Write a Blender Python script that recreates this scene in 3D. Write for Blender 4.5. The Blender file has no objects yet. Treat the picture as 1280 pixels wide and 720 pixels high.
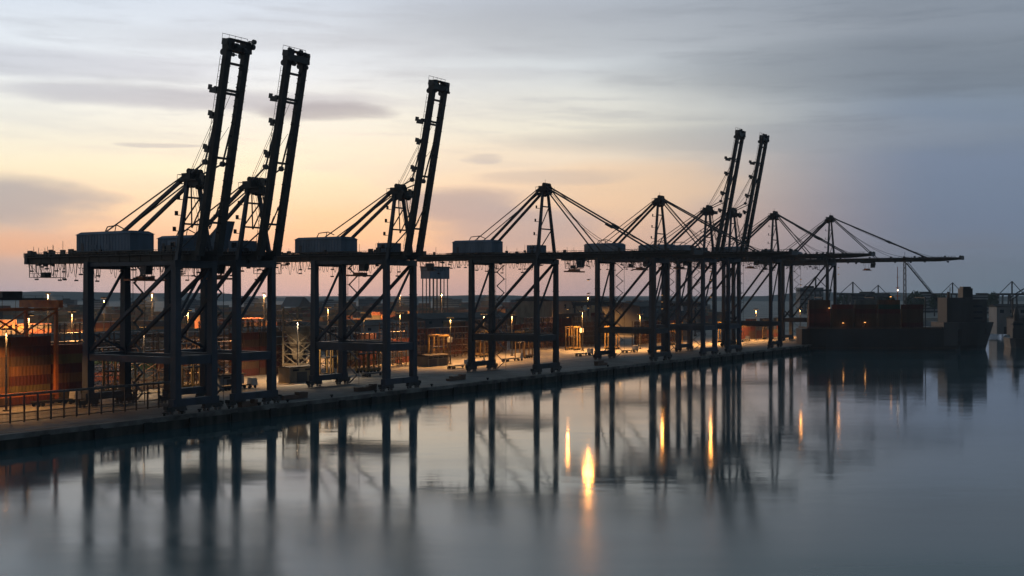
import bpy, math, random
from mathutils import Vector, Matrix
random.seed(7)
R = math.radians
scene = bpy.context.scene
col = scene.collection
F = 1500.0            # focal length in pixels of a 1280 wide frame
E = 33.0              # eye height above the water
HOR = 366.0
DECK = 3.0            # quay top above the water

# ------------------------------------------------------------------ helpers
def srgb(r, g, b):
    def f(c):
        c /= 255.0
        return c/12.92 if c <= 0.04045 else ((c+0.055)/1.055)**2.4
    return (f(r), f(g), f(b), 1.0)

P0 = Vector((-107.2, 251.2)); P2 = Vector((169.6, 687.5))
q = (P2-P0).normalized()                       # along the quay, away from the camera
n = Vector((q.y, -q.x))                        # towards the water
def Q(k, m, z=0.0):                            # k along the quay, m inland from its edge
    p = P0 + q*k - n*m
    return Vector((p.x, p.y, z))
def k_at(u, m):
    s = (u-640)/F; b = P0 - n*m
    return (s*b.y - b.x)/(q.x - s*q.y)
def at(u, d, z=0.0):
    return Vector(((u-640)/F*d, d, z))
QROT = math.atan2(q.y, q.x)                    # rotation that lays local +x along the quay

class MB:
    def __init__(s): s.v = []; s.f = []
    def hexa(s, c):
        b = len(s.v); s.v += [tuple(p) for p in c]
        s.f += [tuple(b+i for i in t) for t in ((0,3,2,1),(4,5,6,7),(0,1,5,4),(1,2,6,5),(2,3,7,6),(3,0,4,7))]
        return s
    def box(s, x0, x1, y0, y1, z0, z1):
        return s.hexa([(x0,y0,z0),(x1,y0,z0),(x1,y1,z0),(x0,y1,z0),(x0,y0,z1),(x1,y0,z1),(x1,y1,z1),(x0,y1,z1)])
    def bar(s, a, b, w, h=None, w2=None, h2=None):
        a = Vector(a); b = Vector(b); h = h or w; w2 = w2 or w; h2 = h2 or h
        d = (b-a).normalized()
        up = Vector((0,0,1)) if abs(d.z) < .9 else Vector((1,0,0))
        sx = d.cross(up).normalized(); uz = sx.cross(d).normalized()
        c = []
        for p, ww, hh in ((a,w,h),(b,w2,h2)):
            c += [p-sx*ww/2-uz*hh/2, p+sx*ww/2-uz*hh/2, p+sx*ww/2+uz*hh/2, p-sx*ww/2+uz*hh/2]
        return s.hexa(c)
    def tube(s, a, b, r, r2=None, N=8):
        a = Vector(a); b = Vector(b); r2 = r if r2 is None else r2
        d = (b-a).normalized()
        up = Vector((0,0,1)) if abs(d.z) < .9 else Vector((1,0,0))
        sx = d.cross(up).normalized(); uz = sx.cross(d).normalized()
        o = len(s.v)
        for p, rr in ((a,r),(b,r2)):
            for i in range(N):
                t = 2*math.pi*i/N
                s.v.append(tuple(p+sx*math.cos(t)*rr+uz*math.sin(t)*rr))
        for i in range(N):
            j = (i+1) % N
            s.f.append((o+i, o+j, o+N+j, o+N+i))
        s.f.append(tuple(o+i for i in reversed(range(N)))); s.f.append(tuple(o+N+i for i in range(N)))
        return s
    def path(s, pts, r, N=5):
        for a, b in zip(pts, pts[1:]): s.tube(a, b, r, N=N)
        return s
    def lathe(s, prof, N=20, c=(0,0)):
        o = len(s.v)
        for r, z in prof:
            for i in range(N):
                t = 2*math.pi*i/N
                s.v.append((c[0]+r*math.cos(t), c[1]+r*math.sin(t), z))
        for k in range(len(prof)-1):
            for i in range(N):
                j = (i+1) % N
                s.f.append((o+k*N+i, o+k*N+j, o+(k+1)*N+j, o+(k+1)*N+i))
        s.f.append(tuple(o+i for i in reversed(range(N)))); e = o+(len(prof)-1)*N
        s.f.append(tuple(e+i for i in range(N)))
        return s
    def build(s, name, m, parent=None, smooth=False):
        me = bpy.data.meshes.new(name); me.from_pydata(s.v, [], s.f); me.update()
        if smooth:
            for p in me.polygons: p.use_smooth = True
        me.materials.append(m)
        o = bpy.data.objects.new(name, me); col.objects.link(o)
        if parent: o.parent = parent
        return o

def parts(mb, name, m, parent, tol=.06):
    """one object per separate piece: faces joined by shared vertices, then by touching boxes"""
    par = list(range(len(mb.v)))
    def fd(i):
        while par[i] != i: par[i] = par[par[i]]; i = par[i]
        return i
    for f in mb.f:
        for i in f[1:]: par[fd(i)] = fd(f[0])
    comp = {}
    for i in range(len(mb.v)): comp.setdefault(fd(i), []).append(i)
    cs = []
    for vs in comp.values():
        P_ = [mb.v[i] for i in vs]
        cs.append([set(vs), [min(p[a] for p in P_)-tol for a in range(3)], [max(p[a] for p in P_)+tol for a in range(3)]])
    ch = True
    while ch:
        ch = False; out_ = []
        for c in cs:
            for o in out_:
                if all(c[1][a] <= o[2][a] and o[1][a] <= c[2][a] for a in range(3)):
                    o[0] |= c[0]; o[1] = [min(o[1][a],c[1][a]) for a in range(3)]; o[2] = [max(o[2][a],c[2][a]) for a in range(3)]; ch = True; break
            else: out_.append(c)
        cs = out_
    res = []
    for vs, _, _ in cs:
        idx = sorted(vs); mp_ = {i: j for j, i in enumerate(idx)}; nb = MB()
        nb.v = [mb.v[i] for i in idx]; nb.f = [tuple(mp_[i] for i in f) for f in mb.f if f[0] in vs]
        res.append(nb.build(name, m, parent))
    return res
def tag(o, label=None, cat=None, group=None, kind=None):
    if label: o['label'] = label
    if cat: o['category'] = cat
    if group: o['group'] = group
    if kind: o['kind'] = kind
    return o
def empty(name, loc, rz=0.0):
    o = bpy.data.objects.new(name, None); col.objects.link(o)
    o.location = loc; o.rotation_euler = (0,0,rz); o.empty_display_size = 1
    return o
def copy_tree(o, parent=None):
    c = o.copy(); col.objects.link(c)
    if parent: c.parent = parent
    for ch in [x for x in bpy.data.objects if x.parent == o]:
        copy_tree(ch, c)
    return c
def copy_of(o, kids):
    c = o.copy(); col.objects.link(c)
    for ch, subs in kids:
        d = ch.copy(); col.objects.link(d); d.parent = c
        for g in subs:
            e = g.copy(); col.objects.link(e); e.parent = d
    return c

# ------------------------------------------------------------------ materials
def mat(name, c, c2=None, rough=.6, scale=.4, metal=0.0, spec=.4, bump=0.0, stretch=(1,1,1), detail=6, coord='Object', lo=.35, hi=.7):
    m = bpy.data.materials.new(name); m.use_nodes = True
    nt = m.node_tree; b = nt.nodes['Principled BSDF']
    tc = nt.nodes.new('ShaderNodeTexCoord'); mp = nt.nodes.new('ShaderNodeMapping')
    mp.inputs['Scale'].default_value = stretch
    nz = nt.nodes.new('ShaderNodeTexNoise'); nz.inputs['Scale'].default_value = scale; nz.inputs['Detail'].default_value = detail
    nt.links.new(tc.outputs[coord], mp.inputs[0]); nt.links.new(mp.outputs[0], nz.inputs['Vector'])
    rp = nt.nodes.new('ShaderNodeValToRGB')
    c2 = c2 or tuple(x*.55 for x in c)
    rp.color_ramp.elements[0].color = (*c2[:3],1); rp.color_ramp.elements[0].position = lo
    rp.color_ramp.elements[1].color = (*c[:3],1); rp.color_ramp.elements[1].position = hi
    nt.links.new(nz.outputs['Fac'], rp.inputs[0]); nt.links.new(rp.outputs[0], b.inputs['Base Color'])
    b.inputs['Roughness'].default_value = rough; b.inputs['Metallic'].default_value = metal
    b.inputs['Specular IOR Level'].default_value = spec
    if bump:
        bp = nt.nodes.new('ShaderNodeBump'); bp.inputs['Strength'].default_value = bump; bp.inputs['Distance'].default_value = .1
        nt.links.new(nz.outputs['Fac'], bp.inputs['Height']); nt.links.new(bp.outputs[0], b.inputs['Normal'])
    return m
def glow(name, c, s):
    m = bpy.data.materials.new(name); m.use_nodes = True
    b = m.node_tree.nodes['Principled BSDF']
    b.inputs['Base Color'].default_value = (*c,1); b.inputs['Emission Color'].default_value = (*c,1)
    b.inputs['Emission Strength'].default_value = s
    return m
M = {}
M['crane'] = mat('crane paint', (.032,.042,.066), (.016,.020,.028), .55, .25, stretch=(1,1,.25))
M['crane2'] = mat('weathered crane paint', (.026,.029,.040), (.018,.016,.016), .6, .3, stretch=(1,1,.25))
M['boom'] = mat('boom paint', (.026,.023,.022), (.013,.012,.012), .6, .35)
M['house'] = mat('machine house cladding', (.12,.165,.23), (.07,.10,.14), .7, .2, stretch=(1,1,.3))
M['steel'] = mat('dark steel', (.04,.04,.045), (.022,.02,.02), .55, 1.0)
M['rail'] = mat('galvanised rail', (.10,.10,.105), (.05,.045,.04), .5, 1.5)
M['rubber'] = mat('black rubber', (.02,.02,.02), (.012,.012,.012), .8, 2)
M['white'] = mat('weathered white paint', (.5,.5,.5), (.36,.35,.33), .5, .4)
M['grey'] = mat('grey cladding', (.22,.22,.23), (.15,.15,.155), .6, .15, stretch=(1,1,.3))
M['darkclad'] = mat('dark cladding', (.06,.06,.068), (.035,.033,.034), .6, .15, stretch=(1,1,.3))
M['roof'] = mat('sheet roof', (.07,.068,.07), (.045,.04,.04), .9, .1, spec=.15)
M['tan'] = mat('buff cladding', (.22,.185,.14), (.13,.105,.075), .7, .3, stretch=(1,1,.4))
M['glass'] = mat('dark glass', (.03,.035,.045), (.02,.025,.03), .12, .5)
M['yellow'] = mat('dull yellow paint', (.17,.11,.03), (.10,.06,.02), .5, .6)
M['orange'] = mat('orange paint', (.42,.13,.03), (.27,.08,.03), .5, .6)
M['hull'] = mat('ship hull paint', (.045,.045,.05), (.035,.028,.025), .5, .08, stretch=(1,1,.3))
M['hullgrey'] = mat('faded hull strake', (.08,.075,.08), (.055,.05,.05), .55, .1, stretch=(1,1,.3))
M['hatch'] = mat('rusty steel', (.13,.075,.05), (.07,.042,.03), .6, .3)
M['leaf'] = mat('leaves', (.05,.075,.03), (.025,.04,.018), .8, .5)
M['bark'] = mat('bark', (.06,.05,.04), (.04,.03,.025), .9, 1)
M['lamp'] = glow('sodium lamp glass', (1,.5,.16), 1.2)
M['lampw'] = glow('white lamp glass', (1,.86,.68), 9)
M['buoyglow'] = glow('buoy lantern glass', (1,.45,.10), 1.0)
M['quay'] = mat('quay wall', (.06,.053,.045), (.012,.013,.010), .85, .5, stretch=(1,1,.25), bump=.6)
M['cope'] = mat('cope stone', (.20,.19,.18), (.05,.045,.04), .8, .22, bump=.3)
CC = {'rust red': (.20,.045,.03), 'dark red': (.13,.03,.025), 'brown': (.13,.07,.04), 'orange': (.24,.10,.04), 'navy blue': (.03,.05,.12),
      'steel blue': (.08,.13,.2), 'dark green': (.03,.08,.05), 'grey': (.2,.2,.2), 'cream': (.42,.38,.3), 'mustard': (.20,.14,.05)}
CM = {k: mat(k+' container paint', tuple(x*.6 for x in v), tuple(x*.35+.005 for x in v), .75, .5, stretch=(1,1,.3), lo=.3, hi=.6) for k, v in CC.items()}

# ground: concrete and asphalt in worn patches, tyre marks
def ground_mat():
    m = bpy.data.materials.new('yard paving'); m.use_nodes = True
    nt = m.node_tree; b = nt.nodes['Principled BSDF']; L = nt.links
    tc = nt.nodes.new('ShaderNodeTexCoord')
    a = nt.nodes.new('ShaderNodeTexNoise'); a.inputs['Scale'].default_value = .02; a.inputs['Detail'].default_value = 8
    c = nt.nodes.new('ShaderNodeTexNoise'); c.inputs['Scale'].default_value = .6; c.inputs['Detail'].default_value = 6
    L.new(tc.outputs['Object'], a.inputs['Vector']); L.new(tc.outputs['Object'], c.inputs['Vector'])
    mx = nt.nodes.new('ShaderNodeMix'); mx.data_type = 'FLOAT'; mx.inputs[0].default_value = .4
    L.new(a.outputs['Fac'], mx.inputs[2]); L.new(c.outputs['Fac'], mx.inputs[3])
    rp = nt.nodes.new('ShaderNodeValToRGB'); L.new(mx.outputs[0], rp.inputs[0])
    rp.color_ramp.elements[0].color = (.10,.094,.088,1); rp.color_ramp.elements[0].position = .38
    rp.color_ramp.elements[1].color = (.28,.26,.235,1); rp.color_ramp.elements[1].position = .62
    L.new(rp.outputs[0], b.inputs['Base Color']); b.inputs['Roughness'].default_value = .75
    return m
M['ground'] = ground_mat()
M['apron'] = mat('apron concrete', (.14,.136,.13), (.07,.066,.062), .75, .15, bump=.2)
M['mark'] = mat('yellow road paint', (.5,.36,.06), (.3,.22,.06), .7, .8)
M['track'] = mat('crane rail steel', (.12,.11,.1), (.06,.05,.045), .4, .8)
M['hill'] = mat('far hill', (.07,.09,.09), (.05,.06,.06), .95, .004)

def water_mat():
    m = bpy.data.materials.new('water'); m.use_nodes = True
    nt = m.node_tree; b = nt.nodes['Principled BSDF']; L = nt.links
    b.inputs['Base Color'].default_value = (.034,.092,.108,1)
    b.inputs['IOR'].default_value = 1.333; b.inputs['Specular IOR Level'].default_value = .9
    tc = nt.nodes.new('ShaderNodeTexCoord')
    # wind-ruffled patches: rougher in the open basin close to the viewer
    mp = nt.nodes.new('ShaderNodeMapping'); mp.inputs['Scale'].default_value = (.006,.02,1)
    L.new(tc.outputs['Object'], mp.inputs[0])
    nz = nt.nodes.new('ShaderNodeTexNoise'); nz.inputs['Scale'].default_value = 1; nz.inputs['Detail'].default_value = 5
    L.new(mp.outputs[0], nz.inputs['Vector'])
    sp = nt.nodes.new('ShaderNodeSeparateXYZ'); L.new(tc.outputs['Object'], sp.inputs[0])
    mr = nt.nodes.new('ShaderNodeMapRange'); mr.inputs[1].default_value = 130; mr.inputs[2].default_value = 205
    mr.inputs[3].default_value = .21; mr.inputs[4].default_value = .075; mr.interpolation_type = 'SMOOTHSTEP'
    L.new(sp.outputs[1], mr.inputs[0])
    md = nt.nodes.new('ShaderNodeMapRange'); md.inputs[1].default_value = .35; md.inputs[2].default_value = .65
    md.inputs[3].default_value = .7; md.inputs[4].default_value = 1.5
    L.new(nz.outputs['Fac'], md.inputs[0])
    mu = nt.nodes.new('ShaderNodeMath'); mu.operation = 'MULTIPLY'
    L.new(mr.outputs[0], mu.inputs[0]); L.new(md.outputs[0], mu.inputs[1]); L.new(mu.outputs[0], b.inputs['Roughness'])
    mp2 = nt.nodes.new('ShaderNodeMapping'); mp2.inputs['Scale'].default_value = (.05,.11,1)
    L.new(tc.outputs['Object'], mp2.inputs[0])
    n2 = nt.nodes.new('ShaderNodeTexNoise'); n2.inputs['Scale'].default_value = 1; n2.inputs['Detail'].default_value = 4
    L.new(mp2.outputs[0], n2.inputs['Vector'])
    bp = nt.nodes.new('ShaderNodeBump'); bp.inputs['Strength'].default_value = .12; bp.inputs['Distance'].default_value = .3
    L.new(n2.outputs['Fac'], bp.inputs['Height']); L.new(bp.outputs[0], b.inputs['Normal'])
    return m
M['water'] = water_mat()

# ------------------------------------------------------------------ setting
def sheet(name, pts, z, m):
    me = bpy.data.meshes.new(name); me.from_pydata([(p[0],p[1],z) for p in pts], [], [tuple(range(len(pts)))])
    me.materials.append(m); o = bpy.data.objects.new(name, me); col.objects.link(o)
    tag(o, kind='structure'); return o
sheet('water', [(-9000,-60),(9000,-60),(9000,12000),(-9000,12000)], 0, M['water'])
KE = 760
wall = MB()
a, b_, c, d = Q(-420,0), Q(KE,0), Q(KE,70), Q(KE,3000)
# land body: quay wall faces and yard top
def prism(mb, pts, z0, z1):
    o = len(mb.v); N = len(pts)
    for z in (z0, z1):
        for p in pts: mb.v.append((p[0], p[1], z))
    for i in range(N):
        j = (i+1) % N; mb.f.append((o+i, o+j, o+N+j, o+N+i))
    mb.f.append(tuple(o+N+i for i in range(N)))
    return mb
tag(prism(MB(), [Q(-420,0), Q(KE,0), at(1130,5600), at(1130,11000), (-16000,11000), (-16000,-60)], -3, DECK).build('ground', M['ground']), kind='structure')
tag(prism(MB(), [Q(-420,-.35), Q(KE,-.35), Q(KE,-.003), Q(-420,-.003)], -3, DECK-.9).build('quay_wall', M['quay']), kind='structure')
tag(prism(MB(), [Q(-420,-.6), Q(KE,-.6), Q(KE,.9), Q(-420,.9)], DECK-.88, DECK+.25).build('quay_cope', M['cope']), kind='structure')
sheet('quay_apron', [Q(-420,.9), Q(KE,.9), Q(KE,42), Q(-420,42)], DECK+.004, M['apron'])
rl = MB()
for m_ in (4.0, 30.5):
    for s in (-.09, .09):
        prism(rl, [Q(-420,m_+s-.04), Q(KE,m_+s-.04), Q(KE,m_+s+.04), Q(-420,m_+s+.04)], DECK, DECK+.06)
tag(rl.build('crane_rail_track', M['track']), kind='structure')
mk = MB()
for m_ in (44, 52.5, 61, 92):
    prism(mk, [Q(-300,m_), Q(KE,m_), Q(KE,m_+.35), Q(-300,m_+.35)], DECK, DECK+.008)
tag(mk.build('road_marking', M['mark']), kind='structure')

# far hills as a long ridge and the far shore on the right
def ridge(name, pts, thick, m):
    mb = MB()
    for (u0, d0, h0), (u1, d1, h1) in zip(pts, pts[1:]):
        a0 = at(u0, d0); a1 = at(u1, d1); k0 = at(u0, d0+thick); k1 = at(u1, d1+thick)
        mb.hexa([(a0.x,a0.y,-1),(a1.x,a1.y,-1),(k1.x,k1.y,-1),(k0.x,k0.y,-1),
                 (a0.x,a0.y+thick*.35,h0),(a1.x,a1.y+thick*.35,h1),(k1.x,k1.y-thick*.2,h1*1.1),(k0.x,k0.y-thick*.2,h0*1.1)])
    return tag(mb.build(name, m), kind='structure')
rp = []
for i in range(0, 61):
    u = -500+i*38
    h = 27+6*math.sin(i*.5)+4*math.sin(i*1.31+1)+random.uniform(-2,3)
    if u > 1100: h *= .8
    if 280 < u < 1000: h *= .6
    rp.append((u, 4200, h))
ridge('hills', rp, 900, M['hill'])
tag(prism(MB(), [at(1257,745), at(1700,690), at(1700,1290), at(1262,1150)], -3, 2.6).build('far_quay', M['quay']), kind='structure')
tag(prism(MB(), [at(900,1500), at(1900,1400), at(1900,5200), at(700,5200)], -3, 2.4).build('far_shore', M['ground']), kind='structure')

# ------------------------------------------------------------------ ship-to-shore cranes
CR = 'gantry cranes lined up along the quay'
def crane(label, um, s, g, gy, ay, boom, tip, paint, back=22.0, house=(-8.5,10.5,5.6), trolley=None, seed=0, lw=1.9, housemat='house', clut=1.0):
    rnd = random.Random(seed); lw *= .88
    k = k_at(um, 4.0); base = Q(k, 4.0, DECK)
    sc = F/base.y
    G = E+(HOR-gy)/sc-DECK; A = E+(HOR-ay)/sc-DECK
    if boom == 'up':
        top = E+(HOR-tip)/sc-DECK; th = R(79.0); L = (top-G)/math.sin(th)
    else:
        L = tip
    root = empty('gantry_crane', base, math.atan2(n.y, n.x))   # local +x to the water, +y along the quay
    tag(root, label, 'crane', CR)
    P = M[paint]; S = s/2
    PB = 13.2                                                   # portal beam height
    for x in (0, -g):
        for y in (-S, S):
            w = lw*(1.12 if x < 0 else 1.0)
            mb = MB().bar((x,y,2.6), (x,y,PB), w*1.05, w*1.05).bar((x,y,PB), (x,y,G-1.2), w, w, w*.9, w*.9)
            for zz in (6, PB+1.6, (PB+G)/2+2, G-3):            # flange joints
                mb.box(x-w*.56, x+w*.56, y-w*.56, y+w*.56, zz, zz+.22)
            mb.build('leg', P, root)
    for x in (0, -g):
        MB().box(x-.9, x+.9, -S-1.6, S+1.6, 1.9, 3.7).build('sill_beam', P, root)
        for y in (-S, S):
            bg = MB()
            bg.box(x-.55, x+.55, y-2.9, y+2.9, 1.23, 1.88)
            for dy in (-1.9, 1.9): bg.box(x-.5, x+.5, y+dy-1.3, y+dy+1.3, .75, 1.24)
            b = bg.build('bogie', M['steel'], root)
            wh = MB()
            for dy in (-2.6,-1.3,1.3,2.6): MB().tube((x-.22,y+dy,.42), (x+.22,y+dy,.42), .38, N=12).build('wheel', M['track'], b)
        yb = S+2.95
        MB().box(x-.6, x+.6, yb, yb+.5, 1.3, 2.2).build('buffer', M['rubber'], root); MB().box(x-.6, x+.6, -yb-.5, -yb, 1.3, 2.2).build('buffer', M['rubber'], root)
    for y in (-S, S):
        pb_ = .85 if seed < 3 else 1.25
        MB().box(-g+lw*.5, -lw*.5, y-.7, y+.7, PB-pb_, PB+pb_).build('portal_beam', P, root)
        MB().bar((-.9,y,G-2.6), (-g+1,y,PB+1.8), .85, .85).build('diagonal_brace', P, root)
        MB().box(-g+lw*.5, -lw*.5, y-.4, y+.4, G-2.4, G-1.4).build('upper_tie', P, root)
    for x in (0, -g):
        MB().box(x-.7, x+.7, -S+lw*.5, S-lw*.5, PB-1.1, PB+1.1).build('cross_beam', P, root); MB().box(x-.8, x+.8, -S-1, S+1, G-3.0, G-1.25).build('cross_beam', P, root)
    MB().bar((-g,S-.6,G-3), (-g,-S+.6,PB+7), .55).bar((-g,-S+.6,PB+6.4), (-g,S-.6,PB+1.5), .5).build('end_brace', P, root)
    MB().bar((0,S-.6,G-3), (0,-S+.6,PB+9), .55).build('end_brace', P, root)
    # main girder pair with rails and hanging bits
    GY = 2.9
    for y in (-GY, GY):
        gd = MB().box(-g-back, 4.6 if boom == 'up' else 3.2, y-.7, y+.7, G-1.2, G+1.2)
        x = -g-back+2
        while x < 2:
            gd.box(x, x+.16, y-.8, y+.8, G-1.28, G+1.28); x += 4.0
        gd.build('main_girder', M['boom'], root)
    MB().box(-g-back-.6, -g-back+.6, -GY-1.2, GY+1.2, G-1.4, G+1.6).build('end_tie', P, root); MB().box(-g-back*.5-.4, -g-back*.5+.4, -GY+.7, GY-.7, G-.8, G+.8).build('end_tie', P, root)
    def walkway(x0, x1, y, z, nm='walkway'):
        w = MB().box(x0, x1, y-.5, y+.5, z-.1, z)
        x = x0
        while x <= x1:
            w.box(x-.05, x+.05, y+.42, y+.5, z, z+1.15); w.box(x-.05, x+.05, y-.5, y-.42, z, z+1.15); x += 1.9
        for zz in (.6, 1.12):
            w.box(x0, x1, y+.43, y+.49, z+zz-.03, z+zz+.04); w.box(x0, x1, y-.49, y-.43, z+zz-.03, z+zz+.04)
        return w.build(nm, M['rail'], root)
    walkway(-g-back, 3, -GY-1.3, G+.5); walkway(-g-back, 3, GY+1.3, G+.5)
    fe = MB(); x = -g-back+1                                    # cable loops under the girder
    while x < 1:
        dp = rnd.uniform(1.4, 4.2)
        pts = [Vector((x+1.5*t, -GY-.95, G-1.3-dp*4*t*(1-t)-.15)) for t in [i/5 for i in range(6)]]
        fe.path(pts, .08, 4); x += 1.6
    fe.box(-g-back, 1, -GY-1.02, -GY-.88, G-1.4, G-1.28)
    fe.build('festoon_cable', M['rubber'], root)
    bits = MB(); nb_ = int(34*clut)                                                 # sheaves, floodlights, cable drums and small platforms
    for i in range(nb_):
        x = rnd.uniform(-g-back, 1); y = rnd.choice((-GY-1.1, -GY, GY, GY+1.1)); z = G+1.25 if rnd.random() < .6 else G-1.95
        sx, sz = rnd.uniform(.25,.9), rnd.uniform(.4, 1.5 if z > G else .75)
        z0 = z if z > G else z-sz+.6
        bits.box(x-sx, x+sx, y-.3, y+.3, z0, z0+sz)
        if rnd.random() < .35: bits.tube((x,y,z0+sz), (x,y,z0+sz+rnd.uniform(.8,2.6)), .07, N=4)
    for i in range(3):
        x = -g-back+rnd.uniform(.5,9)
        bits.tube((x,-GY,G+1.2), (x,-GY,G+1.2+rnd.uniform(1.5,4.5)), .08, N=4)
    for i in range(int(26*clut)):
        x = rnd.uniform(-g-back+1, 1); y = rnd.choice((-GY-.9, -GY+.2, GY)); ln = rnd.uniform(.8, 5.0)
        bits.tube((x,y,G-1.2), (x+rnd.uniform(-.6,.6),y,G-1.2-ln), .08, N=4); bits.box(x-.5,x+.5,y-.3,y+.3,G-1.5-ln,G-1.1-ln)
    parts(bits, 'girder_fitting', M['steel'], root)
    # service platform hung under the back of the girder
    x0 = -g-back+1.5
    pf = MB().box(x0, x0+5, -GY-1, GY+1, G-5.1, G-4.95)
    for xx in (x0, x0+5):
        for y in (-GY-1, GY+1): pf.box(xx-.08, xx+.08, y-.08, y+.08, G-5.1, G-1)
    pf.bar((x0,-GY-1,G-1.4), (x0+5,-GY-1,G-4.95), .1)
    pf.box(x0, x0+5, -GY-1.05, -GY-.98, G-4.0, G-3.9).box(x0+1, x0+2.8, -1, 1, G-4.95, G-3.6)
    parts(pf, 'rear_platform', M['steel'], root)
    # machine house on the girder
    h0, h1, hh = house; h0 -= 2.6; h1 -= 3.4; hh *= .88
    hm = MB().box(-g+h0, -g+h1, -3.9, 3.9, G+1.7, G+1.7+hh)
    hx = -g+h0+1.2
    while hx < -g+h1-.5:
        hm.box(hx, hx+.12, -3.98, 3.98, G+1.75, G+1.65+hh); hx += 1.2
    hs = hm.build('machine_house', M[housemat], root)
    MB().hexa([(-g+h0-.3,-4.2,G+1.703+hh),(-g+h1+.3,-4.2,G+1.703+hh),(-g+h1+.3,4.2,G+1.703+hh),(-g+h0-.3,4.2,G+1.703+hh),
               (-g+h0+.5,-2.8,G+2.5+hh),(-g+h1-.8,-2.8,G+2.5+hh),(-g+h1-.8,2.8,G+2.5+hh),(-g+h0+.5,2.8,G+2.5+hh)]).build('roof', M[housemat], hs)
    MB().box(-g+h0+2, -g+h0+3, -4.03, -3.99, G+1.8, G+3.9).build('door', M['darkclad'], hs)
    vt = MB()
    for i in range(2): vt.box(-g+h0+6.1+i*5.2, -g+h0+8.3+i*5.2, -4.08, -3.99, G+2.2, G+3.4)
    parts(vt, 'vent', M[housemat], hs)
    hc = MB(); xm = -g+(h0+h1)/2                                # small service hoist on the house roof
    hc.path([(xm-4,0,G+hh+2.4),(xm-3,0,G+hh+3.9),(xm+1,0,G+hh+4.2),(xm+3.5,0,G+hh+3.2)], .16)
    hc.tube((xm,0,G+hh+2.4), (xm+.4,0,G+hh+4.1), .12, N=5)
    parts(hc, 'service_hoist', M['steel'], hs)
    MB().box(-g+h0-2.5, -g+h1+2, -4.8, 4.8, G+1.4, G+1.69).build('house_deck', M['steel'], root)
    # electrical room near the water legs
    er = MB().box(-7, -1.6, -2.6, 2.6, G+1.3, G+4.1).build('electrical_room', M[housemat], root)
    MB().box(-5.6,-4.0,-2.66,-2.603,G+2.5,G+3.6).build('window', M['glass'], er)
    # upper frame
    AX = -.5
    for y in (-1, 1):
        MB().bar((0,y*S*.92,G-1.3), (AX,y*1.6,A-1), 1.05, 1.05, .8, .8).build('mast_leg', P, root)
    up = MB()
    for t in (.38, .7):
        yy = S*.92+(1.6-S*.92)*t; z = G+(A-G)*t
        up.bar((AX*t,-yy,z), (AX*t,yy,z), .45)
    up.bar((0,-S*.9,G+1), (AX*.4,S*.6,G+(A-G)*.38), .3).bar((AX*.4,-S*.6,G+(A-G)*.38), (AX*.7,S*.35,G+(A-G)*.7), .28)
    for i in range(5):                                           # ladder cage with landings
        t = .1+i*.19; yy = -(S*.92+(1.6-S*.92)*t); z = G+(A-G)*t
        up.box(AX*t-1.9, AX*t-.5, yy-.9, yy+.2, z, z+.12); up.box(AX*t-1.9, AX*t-1.84, yy-.9, yy+.2, z+.12, z+1.15)
    parts(up, 'mast_bracing', M['steel'], root)
    hd = MB().box(AX-1.5, AX+1.5, -2.5, 2.5, A-1.6, A-.2).box(AX-2.4, AX+2.2, -3.1, 3.1, A-1.9, A-1.7)
    for y in (-1.9,-.7,.7,1.9): hd.tube((AX+.6,y-.25,A+.25), (AX+.6,y+.25,A+.25), .75, N=14)
    for xx in (-2.4, 2.1):
        for y in (-3.1, 0, 3.0): hd.box(AX+xx, AX+xx+.08, y, y+.08, A-1.7, A-.5)
    hd.box(AX-2.4, AX-2.3, -3.1, 3.1, A-.6, A-.5).box(AX-2.4, AX+2.2, -3.1, -3.0, A-.6, A-.5)
    hd.tube((AX,0,A-.2), (AX,0,A+2.4), .06, N=4)
    ex = 4.2 if boom == 'up' else 1.6
    hd.box(AX-2.6, AX+ex, -3.0, 3.0, A-2.25, A-1.95).box(AX-1.0, AX+ex, -2.2, 2.2, A-3.4, A-2.2)
    for i in range(12):
        x = rnd.uniform(AX-2.4, AX+ex-.3); y = rnd.uniform(-2.9,2.9); z = rnd.choice((A-2.1, A-3.3)); r_ = rnd.uniform(.3,.7)
        hd.tube((x,y-.3,z), (x,y+.3,z), r_+.2, N=9); hd.box(x-.15,x+.15,y-.15,y+.15,z,z+1.5+r_)
    parts(hd, 'mast_head', M['boom'], root)
    for y in (-1, 1):
        MB().bar((AX-.6,y*1.7,A-.9), (-g+.5,y*GY,G+1.3), .8, .8).build('back_strut', P, root)
        MB().bar((AX-1,y*1.9,A-.6), (-g-9,y*GY,G+1.3+ (hh+1 if h0 > -9.6 else 0)*.0), .28).build('back_tie', P, root)
    # stairs up one land leg
    st = MB(); z = .3; side = 1; xs = -g+lw*.7
    while z < G-3:
        st.bar((xs+(.2 if side > 0 else 3.6), S+lw*.65+.5, z), (xs+(3.6 if side > 0 else .2), S+lw*.65+.5, z+2.7), .7, .12)
        st.box(xs-.4 if side < 0 else xs+3.4, xs+.5 if side < 0 else xs+4.3, S+lw*.6, S+lw*.6+1.3, z+2.62, z+2.72)
        z += 2.7; side = -side
    for xx in (xs-.4, xs+4.3): st.box(xx-.06, xx+.06, S+lw*.6+.6, S+lw*.6+.72, 0, G-2)
    parts(st, 'stair', M['rail'], root)
    # boom
    HX = 5.0 if boom == 'up' else 3.4
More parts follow.
